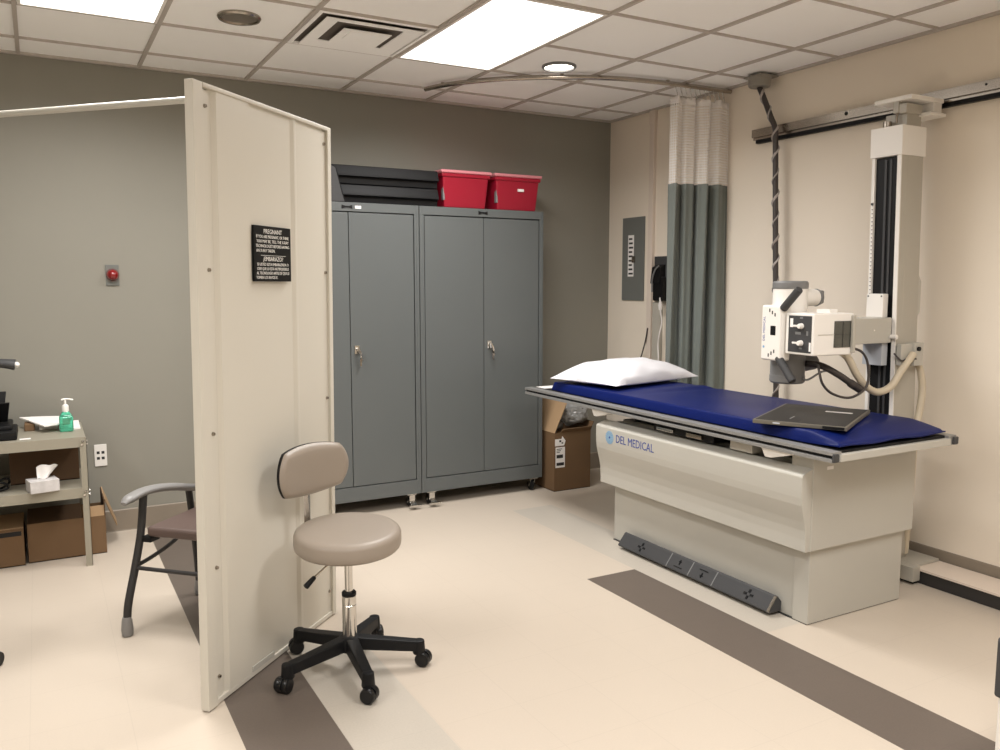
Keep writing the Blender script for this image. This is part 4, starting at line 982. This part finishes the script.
for i in range(n + 1):
    for j in range(n + 1):
        u, v = i / n, j / n
        sp = .022 + .03 * v
        x = (u - .5) * 2 * sp + .03 * v; y = .010 * math.sin(6 * u + 2 * v) * (1 - .3 * v) + .012 * v
        g[i, j] = bm.verts.new((x, y, .060 + .078 * v * (1 - .45 * abs(u - .45)) + .006 * math.sin(9 * u)))
for i in range(n):
    for j in range(n): bm.faces.new((g[i, j], g[i + 1, j], g[i + 1, j + 1], g[i, j + 1]))
o = fin(bm, 'tissue', M['paper'], t, ang=70, **Ft); md = o.modifiers.new('thickness', 'SOLIDIFY'); md.thickness = .0012
# cables on the middle shelf at the left
tag(fin(B().tube([(-.36, 4.95, .42), (-.27, 4.93, .45), (-.2, 4.95, .475), (-.19, 4.99, .44), (-.24, 4.96, .42), (-.3, 4.93, .45), (-.22, 4.91, .462), (-.195, 4.93, .425), (-.3, 4.9, .417)], .006, 8), 'cable_coil', M['black'], None, 60), 'black cable coil at the left on the middle shelf', 'cable')
for o in C.objects:
    if o not in before and o.parent is None: o.location.z += .0185; o.location.x += .004; o.location.y -= .045 if o.name == 'tissue_box' else 0
# boxes on the floor below
t = open_box('cardboard_box', -.118, .264, 5.02, 5.34, .0005, .215, M['card'], 'open brown cardboard box on the floor beside the shelf leg')
fin(B().hexa([(.155, 5.02, .212), (.264, 5.02, .212), (.264, 5.025, .212), (.155, 5.025, .212), (.155, 5.028, .272), (.264, 5.028, .272), (.264, 5.033, .272), (.155, 5.033, .272)]), 'box_flap', M['card2'], t)
fin(B().hexa([(-.115, 5.03, .2), (.15, 5.03, .2), (.15, 5.3, .23), (-.115, 5.3, .23), (-.115, 5.03, .204), (.15, 5.03, .204), (.15, 5.3, .234), (-.115, 5.3, .234)]), 'inner_flap', M['brownbox'], t)
fin(B().hexa([(.262, 5.04, .30), (.264, 5.33, .31), (.335, 5.36, .10), (.33, 5.2, .10), (.267, 5.04, .30), (.269, 5.33, .31), (.34, 5.36, .10), (.335, 5.2, .10)]), 'box_flap', M['card2'], t)
fin(B().box(.259, .2645, 5.02, 5.34, .212, .305), 'side_flap', M['brownbox'], t)
t = open_box('cardboard_box', -.56, -.135, 5.0, 5.33, .0005, .205, M['card'], 'closed brown cardboard box on the floor at the left edge under the shelf')
fin(B().box(-.56, -.135, 5.0, 5.33, .2, .21, .002), 'box_lid', M['card2'], t)
fin(B().box(-.55, -.145, 4.9985, 5.001, .165, .19), 'tape_strip', M['blackg'], t)

# ================================================================== CARDBOARD BOX between cabinet and table
t = open_box('cardboard_box', 3.195, 3.512, 4.945, 5.30, .0005, .43, M['card'], 'tall brown cardboard box with shipping labels between cabinet and table')
fin(B().hexa([(3.195, 4.947, .43), (3.195, 5.298, .43), (3.2, 5.298, .43), (3.2, 4.947, .43), (3.30, 4.947, .65), (3.30, 5.298, .65), (3.305, 5.298, .648), (3.305, 4.947, .648)]), 'box_flap', M['card2'], t)
fin(B().hexa([(3.25, 4.945, .43), (3.512, 4.945, .43), (3.512, 4.95, .43), (3.25, 4.95, .43), (3.26, 4.93, .455), (3.51, 4.925, .46), (3.51, 4.93, .463), (3.26, 4.935, .458)]), 'front_flap', M['card'], t)
fin(B().hexa([(3.507, 4.95, .43), (3.512, 4.95, .43), (3.512, 5.29, .43), (3.507, 5.29, .43), (3.54, 4.95, .49), (3.545, 4.95, .49), (3.545, 5.29, .49), (3.54, 5.29, .49)]), 'box_flap', M['card'], t)
lb = fin(B().box(3.205, 3.285, 4.9435, 4.946, .175, .325), 'shipping_label', M['paper'], t)
b = B().box(3.213, 3.268, 4.9425, 4.944, .245, .27).box(3.213, 3.277, 4.9425, 4.944, .19, .212)
for k in range(3): b.box(3.213, 3.24 + .01 * k, 4.9425, 4.944, .285 + k * .012, .290 + k * .012)
fin(b, 'label_print', M['inkdark'], lb)
lb = fin(B().prism([(3.2, .335), (3.2, .385), (3.255, .385), (3.262, .405), (3.29, .37), (3.278, .335)], 4.9435, 4.946, 'y'), 'torn_label', M['paper'], t)
fin(B().box(3.235, 3.252, 4.9425, 4.944, .362, .376).box(3.255, 3.268, 4.9425, 4.944, .35, .36), 'label_print', M['inkdark'], lb)
def crumple(c, r, seed, name, m, label, cat):
    bm = bmesh.new(); bmesh.ops.create_icosphere(bm, subdivisions=5, radius=1)
    for v in bm.verts:
        p = v.co.copy(); d = 1 + .22 * noise.noise(p * 1.7 + Vector((seed, 0, 0))) + .12 * abs(noise.noise(p * 4.2 + Vector((0, seed, 0)))) + .05 * noise.noise(p * 9)
        v.co = Vector((c[0] + p.x * r[0] * d, c[1] + p.y * r[1] * d, c[2] + p.z * r[2] * d))
    return tag(fin(bm, name, m, None, 40), label, cat)
crumple((3.425, 5.06, .55), (.125, .10, .085), 3.0, 'plastic_bag', M['bag'], 'clear grey plastic bag bulging over the tall cardboard box rim', 'bag')
crumple((3.285, 5.10, .47), (.06, .085, .055), 8.0, 'plastic_wrap', M['bag'], 'crumpled plastic wrap inside the tall cardboard box', 'bag')
tag(fin(B().box(2.86, 3.02, 4.55, 4.655, tz - .001, tz + .0015), 'paper_sheet', M['paper'], None), 'white paper lying on the far corner of the table rail', 'paper')

# ================================================================== CART at the right edge
t = thing('utility_cart', 'white cart with a grey padded edge cut off at the lower right corner', 'cart', (2.75, 1.1, 0))
fin(B().box(2.446, 2.95, .85, 1.338, .05, .466, .008), 'cart_body', M['white'], t)
fin(B().box(2.45, 2.90, 1.33, 1.354, .275, .455, .010, seg=3).box(2.436, 2.458, .9, 1.346, .275, .455, .009, seg=3), 'bumper', M['darkgrey'], t)
for xx in (2.53, 2.9):
    for yy in (.9, 1.28): fin(B().lathe([(0, -.012), (.027, -.012), (.03, 0), (.027, .012), (0, .012)], n=20, T=Matrix.Translation((xx, yy, .03)) @ Matrix.Rotation(pi / 2, 4, 'Y')), 'wheel', M['black'], t)

# ================================================================== CAMERA, WORLD, VIEW
cd = bpy.data.cameras.new('camera'); co = bpy.data.objects.new('camera', cd); C.objects.link(co)
cd.sensor_width = 36; cd.lens = 828.3 / 1000 * 36; cd.clip_start = .05
co.location = (0, 0, 1.505); co.rotation_euler = (math.radians(90 - 6.334), math.radians(0.0), math.radians(-29.048))
sc = bpy.context.scene; sc.camera = co
w = bpy.data.worlds.new('world'); sc.world = w; w.use_nodes = True
w.node_tree.nodes['Background'].inputs[0].default_value = (.9, .88, .85, 1); w.node_tree.nodes['Background'].inputs[1].default_value = 0.05
vs = sc.view_settings; vs.view_transform = 'Standard'; vs.look = 'None'; vs.exposure = 0.0; vs.gamma = 1.0; vs.use_curve_mapping = False
sc.cycles.use_denoising = True
sc.cycles.max_bounces = 8; sc.cycles.diffuse_bounces = 5; sc.cycles.transparent_max_bounces = 16
